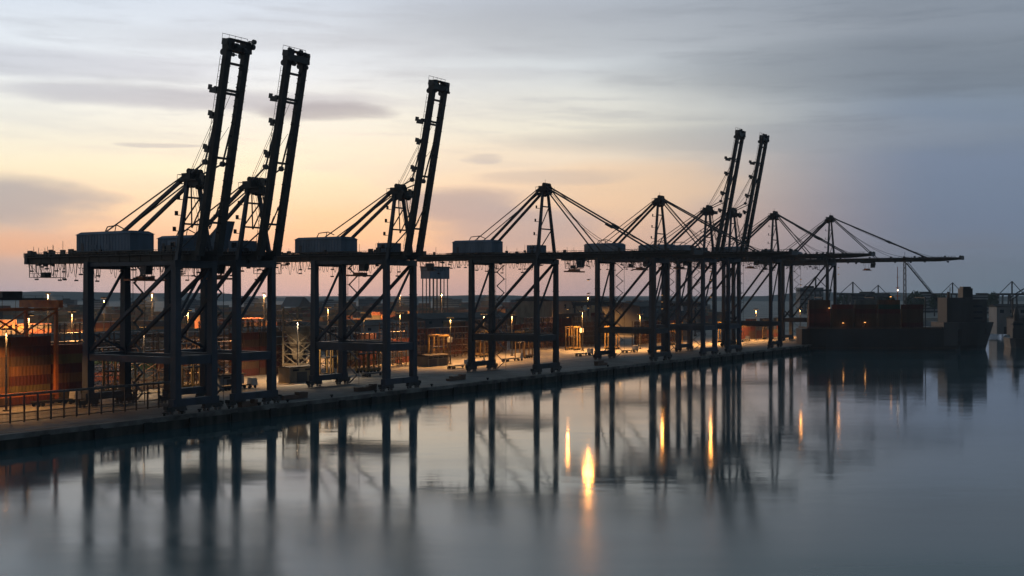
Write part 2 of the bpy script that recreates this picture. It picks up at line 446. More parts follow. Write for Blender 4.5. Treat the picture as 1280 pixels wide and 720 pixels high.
    if boom == 'up':
        dx, dz = math.cos(th), math.sin(th); nx, nz = -dz, dx    # across the boom, towards land
        for y in (-GY-.1, GY+.1):
            b = MB(); p0 = Vector((HX,y,G)); p1 = Vector((HX+dx*L,y,G+dz*L))
            b.bar(p0, p1, 1.95, 1.4, 1.75, 1.3)
            t = 3
            while t < L-1:                                       # stiffeners
                p = p0+(p1-p0)*t/L; b.bar(p-(p1-p0).normalized()*.08, p+(p1-p0).normalized()*.08, 2.1, 1.55); t += 4
            b.build('boom', M['boom'], root)
        def BP(t, y=0, o=0): return Vector((HX+dx*t+nx*o, y, G+dz*t+nz*o))
        tr = MB()
        for t in (.16*L, .47*L, .775*L, .79*L): tr.bar(BP(t,-GY), BP(t,GY), .8, .5)
        tr.bar(BP(L-.6,-GY-1), BP(L-.6,GY+1), 2.3, 1.7).bar(BP(L-4.4,-GY), BP(L-4.4,GY), .7, .5)
        parts(tr, 'boom_tie', M['boom'], root)
        hd = MB()
        for y in (-GY-.1, GY+.1):
            hd.bar(BP(L-.2,y,.2), BP(L+1.3,y,.2), 2.4, 2.0); hd.tube(BP(L-2,y-.8,.9), BP(L-2,y+.8,.9), .8, N=12)
        hd.bar(BP(L+1.3,-GY-.9), BP(L+1.3,GY+.9), 2.1, .18)
        for y in (-4.2,-2,0,2,4.2): hd.tube(BP(L+1.3,y,1.2), BP(L+2.5,y,1.2), .06, N=4)
        hd.bar(BP(L+2.4,-4.2,1.2), BP(L+2.4,4.2,1.2), .1)
        for i in range(9):
            y = rnd.uniform(-4.2,4.2); t = L+rnd.uniform(-2.5,2.0); o_ = rnd.choice((-1,1))*rnd.uniform(.6,1.9)
            hd.tube(BP(t,y-.35,o_), BP(t,y+.35,o_), rnd.uniform(.35,.75), N=9)
            hd.bar(BP(t,y,0), BP(t,y,o_), .3)
        parts(hd, 'boom_head', M['steel'], root)
        pl = MB()                                                # platforms and sheaves sticking out on the land side
        for t, w in ((.78,2.6), (.66,1.4), (.5,1.6), (.36,1.2)):
            pl.bar(BP(t*L,-GY-.6,1.2), BP(t*L,-GY-.6,1.2+w), .2, 1.4); pl.bar(BP(t*L,-GY-.6,1.2+w), BP(t*L+1.3,-GY-.6,1.2+w), .12, 1.3)
            pl.tube(BP(t*L+.5,-GY-1.2,1.5), BP(t*L+.5,-GY,1.5), .55, N=10)
        t = 3
        while t < L-3:
            pl.bar(BP(t,GY-.75,0), BP(t+.5,GY-1.5,0), .25); pl.bar(BP(t,GY+1,0), BP(t,GY+1.7,0), .2); t += rnd.uniform(1.6,3.4)
        parts(pl, 'boom_platform', M['steel'], root)
        lad = MB()
        lad.bar(BP(2,-GY-1.35,.2), BP(L-3,-GY-1.35,.2), .09).bar(BP(2,-GY-1.35,.9), BP(L-3,-GY-1.35,.9), .09)
        t = 2
        while t < L-3: lad.bar(BP(t,-GY-1.35,.2), BP(t,-GY-1.35,.9), .07); t += 1.4
        lad.build('boom_ladder', M['rail'], root)
        for y in (-1, 1):                                        # folded fore stays
            j1 = BP(.44*L, y*GY, 2.6)
            f = MB().bar((AX+1,y*1.8,A-.4), j1, .34).bar(j1, BP(.66*L,y*GY,1), .34)
            f.bar((AX+1.2,y*1.8,A-1.2), BP(.12*L,y*GY*1.02,4.0), .26).bar(BP(.12*L,y*GY,4.0), BP(.27*L,y*GY,1), .26)
            f.tube(j1+Vector((0,-.4,0)), j1+Vector((0,.4,0)), .7, N=10)
            f.build('fore_stay', P, root)
        rp_ = MB()
        for y, t, o in ((-1.4,.78,.5), (-.7,.80,.2), (.7,.79,.4), (1.4,.62,.6)):
            rp_.tube((AX+.6,y,A+.4), BP(t*L,y,o), .07, N=4)
        for j in range(4):                                       # slack ropes looping below the mast head
            a0 = Vector((AX+1, -1.5+j, A-1.5)); a1 = BP((.1+.05*j)*L, -1.5+j, .6); sg = 3+j*1.4
            pts = [a0.lerp(a1, i/7)-Vector((0,0,sg*4*(i/7)*(1-i/7))) for i in range(8)]
            rp_.path(pts, .08, 4)
        parts(rp_, 'hoist_rope', M['rubber'], root)
    else:
        for y in (-GY, GY):
            b = MB().box(HX+.05, L-12, y-.65, y+.65, G-1.2, G+1.1)
            b.hexa([(L-12,y-.65,G-1.2),(L,y-.5,G-.3),(L,y+.5,G-.3),(L-12,y+.65,G-1.2),(L-12,y-.65,G+1.1),(L,y-.5,G+.9),(L,y+.5,G+.9),(L-12,y+.65,G+1.1)])
            x = HX+2
            while x < L-12: b.box(x, x+.16, y-.75, y+.75, G-1.28, G+1.18); x += 4
            b.build('boom', M['boom'], root)
        tr = MB()
        for t in (.2,.4,.6,.8): tr.box(L*t-.4, L*t+.4, -GY+.65, GY-.65, G-.6, G+.6)
        parts(tr, 'boom_tie', M['boom'], root)
        hd = MB().box(L-.1, L+1.2, -GY-1, GY+1, G-.5, G+1.1)
        for y in (-GY, GY): hd.tube((L+.6,y-.6,G+1.3), (L+.6,y+.6,G+1.3), .7, N=12)
        parts(hd, 'boom_head', M['steel'], root)
        walkway(HX+.2, L-2, -GY-1.25, G+.5, 'boom_walkway')
        for y in (-1, 1):
            f = MB().bar((AX+1,y*1.8,A-.5), (L*.74,y*GY,G+1.3), .55, .5)
            md = Vector((AX+1,y*1.8,A-.5)).lerp(Vector((L*.74,y*GY,G+1.3)), .62)
            f.bar(md-Vector((1.4,0,-.6)), md+Vector((1.4,0,-.9)), .7, 1.0)
            f.build('fore_stay', P, root)
            MB().bar((AX+1,y*1.8,A-1.0), (L*.36,y*GY,G+1.3), .42, .4).build('fore_stay', P, root)
        rp_ = MB()
        for y, t, sg in ((-1.2,.5,3.0), (.2,.62,5.5), (1.2,.8,2.2)):
            a0 = Vector((AX+.8,y,A+.2)); a1 = Vector((L*t,y,G+1.2))
            rp_.path([a0.lerp(a1, i/10)-Vector((0,0,sg*4*(i/10)*(1-i/10))) for i in range(11)], .09, 4)
        parts(rp_, 'hoist_rope', M['rubber'], root)
        bt = MB()
        for i in range(int(14*clut)):
            x = rnd.uniform(HX+2, L-4); sz = rnd.uniform(.3,1.1)
            if rnd.random() < .5: bt.box(x-.5,x+.5,-GY-.3,-GY+.4,G+1.15,G+1.15+sz)
            else: bt.box(x-.5,x+.5,-GY-.3,-GY+.4,G-1.22-sz,G-1.22)
        parts(bt, 'boom_fitting', M['steel'], root)
    # trolley, driver cab, spreader
    tx = trolley if trolley is not None else -g*.55
    tl = MB().box(tx-3.2, tx+3.2, -GY-.2, GY+.2, G-1.75, G-1.3).box(tx-2, tx+2, -1.6, 1.6, G-1.25, G-.4).build('trolley', M['steel'], root)
    cb = MB().hexa([(tx+3.4,-4.6,G-4.6),(tx+5.4,-4.6,G-4.6),(tx+5.4,-2.5,G-4.6),(tx+3.4,-2.5,G-4.6),
                    (tx+3.4,-4.6,G-1.9),(tx+6.0,-4.6,G-1.9),(tx+6.0,-2.5,G-1.9),(tx+3.4,-2.5,G-1.9)]).build('driver_cab', M['darkclad'], root)
    MB().box(tx+3.8,tx+5.3,-4.66,-4.603,G-3.6,G-2.3).build('window', M['glass'], cb)
    sz = G-6.2
    MB().box(tx-1, tx+1, -6.1, 6.1, sz, sz+.5).box(tx-1.3, tx+1.3, -2, 2, sz+.5, sz+1.2).build('spreader', M['orange'], root)
    rr = MB()
    for xx in (-1.1, 1.1):
        for y in (-1.7, 1.7): rr.tube((tx+xx,y,sz+1.2), (tx+xx*1.6,y,G-1.75), .06, N=4)
    parts(rr, 'spreader_rope', M['rubber'], root)
    fl = MB()                                                    # floodlight housings
    for x in (-g*.8, -g*.4, -2): fl.box(x-.35,x+.35,-GY-1.9,-GY-1.3,G-2.0,G-1.5)
    parts(fl, 'floodlight', M['steel'], root)
    return root, G, A, L

cranes = []
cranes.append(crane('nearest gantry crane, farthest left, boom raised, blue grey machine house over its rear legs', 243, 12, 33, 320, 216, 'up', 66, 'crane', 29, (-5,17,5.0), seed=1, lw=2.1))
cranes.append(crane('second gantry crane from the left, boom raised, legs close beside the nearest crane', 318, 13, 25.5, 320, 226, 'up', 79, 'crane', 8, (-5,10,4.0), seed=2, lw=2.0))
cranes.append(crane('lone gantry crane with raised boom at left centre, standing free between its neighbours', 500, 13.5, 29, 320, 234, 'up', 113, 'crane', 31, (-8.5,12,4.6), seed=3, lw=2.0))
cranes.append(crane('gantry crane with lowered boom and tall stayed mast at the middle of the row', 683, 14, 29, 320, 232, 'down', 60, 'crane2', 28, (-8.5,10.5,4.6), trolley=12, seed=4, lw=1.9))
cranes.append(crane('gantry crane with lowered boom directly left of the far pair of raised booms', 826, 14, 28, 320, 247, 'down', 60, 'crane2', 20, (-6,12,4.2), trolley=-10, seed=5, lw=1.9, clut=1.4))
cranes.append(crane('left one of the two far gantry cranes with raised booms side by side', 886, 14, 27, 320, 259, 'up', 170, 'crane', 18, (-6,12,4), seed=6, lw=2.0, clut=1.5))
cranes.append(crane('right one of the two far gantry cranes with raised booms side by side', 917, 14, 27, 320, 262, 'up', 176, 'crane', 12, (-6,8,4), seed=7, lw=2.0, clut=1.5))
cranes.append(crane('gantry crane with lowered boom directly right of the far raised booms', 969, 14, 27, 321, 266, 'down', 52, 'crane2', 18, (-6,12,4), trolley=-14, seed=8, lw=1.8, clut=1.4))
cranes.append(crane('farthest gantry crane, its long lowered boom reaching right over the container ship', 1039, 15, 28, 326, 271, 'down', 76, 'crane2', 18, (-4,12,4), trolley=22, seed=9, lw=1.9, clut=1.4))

_r, _G = cranes[1][0], cranes[1][1]
MB().hexa([(-15,-3,_G+1.4),(-11,-3,_G+1.4),(-11,1,_G+1.4),(-15,1,_G+1.4),(-10.2,-3,_G+9.5),(-8.2,-3,_G+9.5),(-8.2,1,_G+9.5),(-10.2,1,_G+9.5)]).build('stair_enclosure', M['house'], _r)
# ------------------------------------------------------------------ containers
def container_mesh():
    mb = MB(); L_, W, H = 12.19, 2.44, 2.6
    # corrugated sides
    N = 44; o = len(mb.v); ring = []
    for sgn in (-1, 1):
        for i in range(N+1):
            x = -L_/2+.15+(L_-.3)*i/N
            y = sgn*(W/2-.02-(.06 if i % 4 in (1,2) else 0))
            mb.v.append((x,y,.15)); mb.v.append((x,y,H-.12))
        b = len(mb.v)-2*(N+1)
        for i in range(N):
            mb.f.append((b+2*i, b+2*i+2, b+2*i+3, b+2*i+1) if sgn < 0 else (b+2*i+1, b+2*i+3, b+2*i+2, b+2*i))
    for y in (-1, 1):
        a0, a1 = sorted((y*(W/2-.14), y*W/2))
        mb.box(-L_/2, L_/2, a0, a1, 0, .16); mb.box(-L_/2, L_/2, a0, a1, H-.13, H)
        for x in (-L_/2, L_/2-.16): mb.box(x, x+.16, a0-.002, a1+.002, .16, H-.13)
    mb.box(-L_/2+.02, -L_/2+.1, -W/2+.13, W/2-.13, .02, H-.02)
    mb.box(L_/2-.1, L_/2-.05, -W/2+.13, W/2-.13, .02, H-.02)
    mb.box(-L_/2+.1, L_/2-.1, -W/2+.15, W/2-.15, .06, .14); mb.box(-L_/2+.1, L_/2-.1, -W/2+.13, W/2-.13, H-.08, H-.03)
    return mb
def container_door_mesh():
    mb = MB(); x = 12.19/2-.045
    for y in (-1.08, .02): mb.box(x, x+.04, y, y+1.06, .16, 2.46)
    for y in (-.8,-.3,.3,.8): mb.tube((x+.08,y,.18), (x+.08,y,2.44), .03, N=5)
    return mb
protos = {}
for c_ in CC:
    b = container_mesh().build('shipping_container', CM[c_])
    dr = container_door_mesh().build('door', CM[c_], b)
    protos[c_] = [b, dr, False]
usedC = 0
def put_container(c_, loc, rz, label, group):
    global usedC
    b, dr, used = protos[c_]
    if used:
        b = b.copy(); col.objects.link(b); d2 = dr.copy(); col.objects.link(d2); d2.parent = b
    protos[c_][2] = True
    b.location = loc; b.rotation_euler = (0,0,rz)
    tag(b, label, 'container', group); usedC += 1
    return b
TI = ['bottom', 'second', 'third', 'fourth', 'fifth', 'sixth', 'seventh']
OR = ['first', 'second', 'third', 'fourth', 'fifth', 'sixth', 'seventh', 'eighth', 'ninth']
def block(u0, m, bays, heights, cols, where, rows=1, seed=0, group='containers stacked in the yard'):
    rnd = random.Random(seed); k0 = k_at(u0, m)
    for r in range(rows):
        for i in range(bays):
            h = heights[(i+r) % len(heights)]
            for t in range(h):
                c_ = rnd.choice(cols)
                k = k0+i*12.75+6.1+rnd.uniform(-.1,.1)
                
                put_container(c_, Q(k, m+r*2.9, DECK+.01+t*2.61), QROT+(math.pi if rnd.random() < .5 else 0),
                    f'{c_} container, {TI[t]} tier, {OR[i]} bay from left, {where}', group)
RED = ['rust red','dark red','brown','brown','navy blue','grey']
WARM = ['orange','brown','rust red','brown','mustard','dark red']
MIX = ['rust red','brown','dark red','steel blue','dark green','grey','navy blue']
block(-45, 58, 3, [7,7,6], WARM, 'under the yard gantry', 1, 1)
block(112, 84, 3, [4,3,4], MIX, 'behind the nearest crane', 1, 2)
block(176, 100, 3, [4,5,4], RED, 'right behind the nearest crane', 1, 12)
block(290, 88, 3, [6,6,5], ['dark red','dark red','rust red','brown'], 'stack behind the second crane', 1, 3)
block(418, 92, 4, [4,5,3,4], MIX, 'behind the lone raised crane', 1, 4)
block(522, 114, 6, [5,5,6,5,4,5], RED, 'just left of the middle crane', 1, 5)
block(640, 118, 4, [5,4,5,5], MIX, 'just behind the middle crane', 1, 15)
block(700, 112, 5, [7,7,6,7,6], ['brown','brown','rust red','dark red','brown','grey'], 'right of the middle crane', 1, 6)
block(795, 90, 6, [5,6,5,6,5,6], MIX, 'behind the far raised booms', 1, 7)
block(925, 62, 6, [4,5,4,5,4,5], RED, 'left of the container ship', 1, 8)
# the rest of the terminal's boxes, far back: too many to count
fs = MB(); rf_ = random.Random(21)
for m_ in (190, 260, 350, 450, 580, 760, 980):
    k_ = k_at(-60, m_)
    while k_ < k_at(880, m_):
        L_ = rf_.choice((3,4,5,6)); 
        if rf_.random() < .7:
            for b_i in range(L_):
                hh_ = rf_.choice((3,4,5,5,6))*2.6; c0 = Q(k_+b_i*12.8, m_); 
                p_ = [Q(k_+b_i*12.8, m_), Q(k_+b_i*12.8+12.2, m_), Q(k_+b_i*12.8+12.2, m_+12), Q(k_+b_i*12.8, m_+12)]
                prism(fs, p_, DECK+.01, DECK+hh_)
        k_ += L_*12.8+rf_.choice((8,16,40))
def stack_mat():
    m = bpy.data.materials.new('far container paint'); m.use_nodes = True; nt = m.node_tree; b = nt.nodes['Principled BSDF']; L = nt.links
    tc = nt.nodes.new('ShaderNodeTexCoord'); mp = nt.nodes.new('ShaderNodeMapping'); mp.inputs['Rotation'].default_value = (0,0,-QROT)
    mp.vector_type = 'TEXTURE' if False else 'POINT'
    L.new(tc.outputs['Object'], mp.inputs[0])
    sn = nt.nodes.new('ShaderNodeVectorMath'); sn.operation = 'DIVIDE'; sn.inputs[1].default_value = (12.8, 12.0, 2.6); L.new(mp.outputs[0], sn.inputs[0])
    fl = nt.nodes.new('ShaderNodeVectorMath'); fl.operation = 'FLOOR'; L.new(sn.outputs[0], fl.inputs[0])
    wn = nt.nodes.new('ShaderNodeTexWhiteNoise'); L.new(fl.outputs[0], wn.inputs['Vector'])
    rp = nt.nodes.new('ShaderNodeValToRGB'); rp.color_ramp.interpolation = 'CONSTANT'; L.new(wn.outputs['Value'], rp.inputs[0])
    cs = [(.17,.06,.035),(.14,.08,.045),(.07,.06,.06),(.16,.13,.10),(.13,.07,.045),(.16,.05,.03),(.24,.12,.05),(.07,.06,.04)]
    e = rp.color_ramp.elements; e[0].color = (*cs[0],1); e[1].position = 1/8; e[1].color = (*cs[1],1)
    for i in range(2,8): x = e.new(i/8); x.color = (*cs[i],1)
    L.new(rp.outputs[0], b.inputs['Base Color']); b.inputs['Roughness'].default_value = .8
    return m
tag(fs.build('far_container_stacks', stack_mat()), 'mass of far off container stacks across the back of the yard', 'containers', kind='stuff')
# ------------------------------------------------------------------ yard gantries, straddle carriers, trucks, masts
def yard_gantry(label, k, m, span, height, length, m_='orange', rzoff=0.0):
    root = empty('yard_gantry', Q(k, m, DECK), QROT+rzoff); tag(root, label, 'yard crane', 'gantries in the container yard')
    P = M[m_]
    for x in (-length/2, length/2):
        for y in (-span/2, span/2):
            MB().bar((x,y,1.2), (x,y,height-1), .95, .95, .8, .8).build('leg', P, root)
            b = MB().box(x-1.9, x+1.9, y-.35, y+.35, 1.0, 1.5).build('wheel_carriage', M['steel'], root)
            w = MB()
            for dx_ in (-1.2, 1.2): w.tube((x+dx_,y-.3,.6), (x+dx_,y+.3,.6), .6, N=14)
            w.build('wheel', M['rubber'], b)
        MB().box(x-.7, x+.7, -span/2-2, span/2+2, height-1, height+1).build('main_girder', P, root)
    for y in (-span/2, span/2):
        MB().box(-length/2-.5, length/2+.5, y-.5, y+.5, 2.6, 3.7).build('sill_beam', P, root)
        MB().bar((-length/2,y,height-2), (0,y,height-8), .4).bar((length/2,y,height-2), (0,y,height-8), .4).box(-length/2, length/2, y-.3, y+.3, height-1.8, height-1.1).build('side_brace', P, root)
    MB().box(-length/2, length/2, -3, 1, height+1.05, height+1.6).box(-3,3,-2.5,.5,height+1.6,height+3.4).build('trolley', M['steel'], root)
    cb = MB().box(-length/2+1, -length/2+3.2, 1.4, 3.4, height-4.4, height-2).box(-length/2+1.9,-length/2+2.3,1.6,3.2,height-2,height-1.02).build('driver_cab', M['white'], root)
    rl_ = MB()
    x = -length/2
    for y in (-span/2-2, -span/4, 0, span/4, span/2+2):
        for xx in (-length/2-.68, length/2+.68): rl_.box(xx-.04,xx+.04,y-.04,y+.04,height+1,height+2.2)
    for xx in (-length/2-.68, length/2+.68): rl_.box(xx-.04,xx+.04,-span/2-2,span/2+2,height+2.1,height+2.2)
    rl_.build('handrail', M['rail'], root)
    MB().box(-6, 6, -2.2, 0, height-9.5, height-9).tube((-2,-1,height-9), (-2,-1,height+1), .06).tube((2,-1,height-9), (2,-1,height+1), .06).build('spreader', M['yellow'], root)
    return root
yard_gantry('orange yard gantry standing over the lit stack at the left edge', k_at(10, 58)+1, 60, 13, 27, 21, 'orange')
dd_ = at(544, 860, DECK); root = empty('elevated_bin_house', dd_, QROT)
tag(root, 'blue bin house on slender legs far back between the lone crane and the middle crane', 'bin house')
for x in (-11,-6.6,-2.2,2.2,6.6,11):
    for y in (-3,3): MB().bar((x,y,0),(x,y,40),.55).build('leg', M['rail'], root)
MB().box(-12,12,-4,4,40,48).build('wall', M['house'], root)
MB().box(-12.5,12.5,-4.5,4.5,48.003,48.8).box(-9,-4,-2,2,48.8,51).build('roof', M['roof'], root)
MB().box(-11,11,-3.4,3.4,12,12.5).box(-11,11,-3.4,3.4,26,26.4).build('platform', M['rail'], root)
yard_gantry('dark yard gantry rising behind the stack right of the middle crane', k_at(742, 150), 150, 18, 23, 18, 'crane2')
yard_gantry('dark yard gantry behind the far pair of raised booms', k_at(860, 120), 120, 18, 22, 16, 'crane2')

def straddle(k, m, rz=0):
    root = empty('straddle_carrier', Q(k, m, DECK), QROT+rz)
    for y in (-2.3, 2.3):
        MB().box(-4.6, 4.6, y-.4, y+.4, .9, 1.7).build('sill_beam', M['yellow'], root)
        for x in (-4, 0.4, 4): MB().bar((x,y,1.7), (x*.95,y,11.8), .45).build('leg', M['yellow'], root)
        MB().box(-4.4, 4.4, y-.3, y+.3, 11.8, 12.5).build('top_beam', M['yellow'], root)
        for x in (-3.6,-1.2,1.2,3.6): MB().tube((x,y-.28,.62),(x,y+.28,.62),.62,N=14).build('wheel', M['rubber'], root)
    for x in (-3.8, 3.8): MB().box(x-.3, x+.3, -2, 2, 11.85, 12.45).build('cross_beam', M['yellow'], root)
    MB().box(3, 5, -3.9, -2.65, 9.2, 11.4).build('driver_cab', M['white'], root)
    MB().box(-5, 5, -1.1, 1.1, 7.0, 7.5).tube((-3,0,7.5),(-3,0,11.9),.08).tube((3,0,7.5),(3,0,11.9),.08).build('spreader', M['steel'], root)
    return root
sc0 = straddle(k_at(246, 55), 55, .1)
kids = [(c, []) for c in bpy.data.objects if c.parent == sc0]
G_ = 'straddle carriers in the yard'
tag(sc0, 'yellow straddle carrier between the legs of the two nearest cranes', 'straddle carrier', G_)
for u, m, lab in ((460, 62, 'yellow straddle carrier behind the lone crane with raised boom'), (548, 70, 'yellow straddle carrier left of the middle crane'),
                  (655, 66, 'yellow straddle carrier between the legs of the middle crane'), (905, 56, 'yellow straddle carrier below the far pair of raised booms')):
    o = copy_of(sc0, kids); o.location = Q(k_at(u,m), m, DECK); tag(o, lab)

for u, m, lab in ((150, 60, 'yellow straddle carrier between the legs of the nearest crane'), (415, 56, 'yellow straddle carrier at the left legs of the lone raised crane'),
                  (600, 88, 'yellow straddle carrier far back between the left legs of the middle crane'), (716, 84, 'yellow straddle carrier right of the middle crane before the brown stack'),
                  (765, 70, 'yellow straddle carrier left of the cluster of far cranes'), (845, 64, 'yellow straddle carrier under the crane left of the far raised booms'), (960, 52, 'yellow straddle carrier near the far end of the quay')):
    o = copy_of(sc0, kids); o.location = Q(k_at(u,m), m, DECK); tag(o, lab)
def rack(k, m, L_, H, lab, cp=None):
    root = empty('reefer_rack', Q(k, m, DECK), QROT); tag(root, lab, 'rack', 'steel reefer racks between the stacks')
    nb = int(L_/6)
    for y in (0, 2.4):
        for i in range(nb+1): MB().box(i*6-.16,i*6+.16,y-.16,y+.16,0,H).build('post', M['hatch'], root)
    lv = 0
    while lv < H-1:
        lv += 2.8
        MB().box(-.5,nb*6+.5,-.3,2.7,lv-.12,lv).build('walkway', M['hatch'], root)
    for i in range(nb):
        b = MB(); z = 0
        while z < H-2.8: b.bar((i*6,-.22,z),(i*6+6,-.22,z+2.8),.16).bar((i*6+6,-.22,z),(i*6,-.22,z+2.8),.16); z += 2.8
        b.build('lattice_brace', M['hatch'], root)
for u, m, L_, H, lab in ((70,64,24,14,'brown steel lattice rack beside the lit stack at the left edge'), (140,70,30,11,'brown lattice rack just right of the nearest crane leg'),
                         (228,66,24,14,'brown lattice rack between the two nearest cranes'), (345,80,18,14,'brown lattice rack beside the pale hopper tower'),
                         (400,84,24,17,'brown lattice rack behind the left legs of the lone raised crane'), (450,80,30,14,'brown lattice rack between the legs of the lone raised crane'),
                         (595,104,30,17,'brown lattice rack behind the left legs of the middle crane'), (655,108,30,17,'brown lattice rack between the legs of the middle crane'),
                         (720,100,36,17,'brown lattice rack in front of the tall stack right of the middle crane'), (795,84,36,14,'brown lattice rack behind the crowded far cranes'), (20,110,30,20,'tall brown lattice rack behind the lit stack at the left edge'),
                         (105,100,30,17,'brown lattice rack behind the left leg of the nearest crane'), (180,84,30,17,'brown lattice rack just right of centre of the nearest crane'),
                         (255,90,30,20,'tall brown lattice rack right of the nearest crane'), (315,100,24,20,'tall brown lattice rack behind the red stack of the second crane'),
                         (480,104,30,17,'brown lattice rack right of the lone raised crane'), (540,98,30,14,'low brown lattice rack left of the middle crane')):
    rack(k_at(u,m), m, L_, H, lab)
def truck(k, m, cabm, withbox=True):
    root = empty('terminal_truck', Q(k, m, DECK), QROT)
    MB().hexa([(5.2,-1.2,.9),(7.4,-1.2,.9),(7.4,1.2,.9),(5.2,1.2,.9),(5.2,-1.15,3.2),(7.0,-1.1,3.2),(7.0,1.1,3.2),(5.2,1.15,3.2)]).box(5.0,5.15,-1.1,1.1,1,2.4).build('cab', cabm, root)
    MB().box(7.12,7.3,-1,1,2.0,2.9).build('windscreen', M['glass'], root)
    MB().box(-7, 5, -.5, .5, .95, 1.2).box(-7,4.6,-1.2,1.2,1.21,1.42).build('trailer', M['steel'], root)
    for x in (-6,-4.7,3.9,6.4):
        for y in (-1.05, 1.05): MB().tube((x,y-.18,.5),(x,y+.18,.5),.5,N=14).build('wheel', M['rubber'], root)
    for y in (-.8,.8): MB().box(7.41,7.47,y-.15,y+.15,1.1,1.35).build('headlight', M['lampw'], root)
    return root
t0 = truck(k_at(330,36), 47, M['white']); tkids = [(c, []) for c in bpy.data.objects if c.parent == t0]
tag(t0, 'white terminal truck with flat trailer passing behind the second crane', 'truck', 'terminal trucks on the quay road')
for u, m, lab in ((70, 50, 'white terminal truck beside the fence at the left edge'), (470, 48, 'white terminal truck behind the lone raised crane'), (730, 52, 'white terminal truck right of the middle crane'), (930, 50, 'white terminal truck near the far end of the quay'), (574, 48, 'white terminal truck on the lit road left of the middle crane'), (640, 57, 'white terminal truck on the road behind the middle crane'), (787, 48, 'white terminal truck on the lit road left of the crane before the far raised booms')):
    o = copy_of(t0, tkids); o.location = Q(k_at(u,m), m, DECK); tag(o, lab)

LP = []
def light_mast(u, m, h, label, power=26000, c=(1,.47,.14), lit=True):
    h += 4
    p = Q(k_at(u,m), m, DECK); root = empty('light_mast', p, QROT); tag(root, label, 'light mast', 'floodlight masts in the yard')
    MB().tube((0,0,0),(0,0,h),.32,.14).box(-.6,.6,-.6,.6,0,.4).build('pole', M['rail'], root)
    hd = MB().tube((0,0,h-.3),(0,0,h+.1),.9,N=12)
    hd.build('lamp_ring', M['steel'], root)
    for i in range(4):
        t = i*math.pi/2+.4
        x, y = 1.2*math.cos(t), 1.2*math.sin(t)
        lh = MB().box(x-.3,x+.3,y-.3,y+.3,h-.45,h-.05).build('lamp_head', M['steel'], root)
        MB().box(x-.24,x+.24,y-.24,y+.24,h-.52,h-.453).build('lamp_glass', M['lamp'], lh)
    if power:
        LP.append((p+Vector((0,0,h-1.2)), power, c))
light_mast(36, 74, 20, 'floodlight mast behind the lit stack at the left edge', 14000)
light_mast(8, 46, 17, 'floodlight mast in front of the lit stack at the left edge', 9000)
light_mast(180, 66, 16, 'floodlight mast behind the nearest crane', 7000, (1,.66,.36))
light_mast(372, 60, 17, 'floodlight mast beside the pale hopper tower', 9000, (1,.74,.45))
light_mast(455, 100, 18, 'floodlight mast behind the lone crane with raised boom', 9000)
light_mast(563, 66, 16, 'floodlight mast left of the middle crane', 14000)
light_mast(640, 80, 16, 'floodlight mast between the legs of the middle crane', 12000)
light_mast(728, 76, 17, 'floodlight mast right of the middle crane', 18000)
light_mast(800, 60, 15, 'floodlight mast behind the crane left of the far raised booms', 12000)
light_mast(862, 58, 16, 'floodlight mast just left of the far raised booms', 14000)
light_mast(945, 50, 16, 'floodlight mast just right of the far raised booms', 14000)
light_mast(1000, 44, 16, 'floodlight mast at the far end of the quay beside the ship', 9000)
light_mast(90, 120, 20, 'floodlight mast among the stacks left of the nearest crane leg', 16000)
light_mast(235, 110, 20, 'floodlight mast among the stacks between the two nearest cranes', 16000)
light_mast(300, 70, 18, 'floodlight mast between the water legs of the second crane', 9000)
light_mast(410, 130, 20, 'floodlight mast among the stacks left of the lone crane', 20000)
light_mast(500, 84, 18, 'floodlight mast just right of the lone crane', 12000)
light_mast(605, 70, 17, 'floodlight mast beside the left legs of the middle crane', 12000)
light_mast(765, 66, 17, 'floodlight mast left of the crowd of far cranes', 14000)
light_mast(905, 50, 16, 'floodlight mast below the far raised booms', 14000)
light_mast(430, 300, 24, 'distant floodlight mast beyond the lone crane', 60000)
light_mast(500, 420, 26, 'distant floodlight mast under the girder right of the lone crane', 90000)
light_mast(552, 330, 26, 'distant floodlight mast below the far bin house', 80000)
light_mast(612, 400, 26, 'distant floodlight mast between the land legs of the middle crane', 80000)
light_mast(130, 230, 24, 'distant floodlight mast behind the nearest crane', 35000)
light_mast(735, 180, 24, 'distant floodlight mast above the stacks right of the middle crane', 30000)
light_mast(60, 330, 26, 'distant floodlight mast left of the nearest crane leg', 110000)
light_mast(190, 380, 26, 'distant floodlight mast between the two nearest cranes', 120000)
light_mast(330, 350, 26, 'distant floodlight mast behind the second crane', 110000)
light_mast(680, 330, 26, 'distant floodlight mast behind the water legs of the middle crane', 90000)
for i, (p, pw, c) in enumerate(LP):
    l = bpy.data.lights.new('yard_lamp', 'SPOT'); l.energy = pw*(4.5 if p.x < -20 else 6.5); l.color = c; l.shadow_soft_size = .9; l.spot_size = R(150); l.spot_blend = .6
    o = bpy.data.objects.new('yard_lamp', l); col.objects.link(o); o.location = p

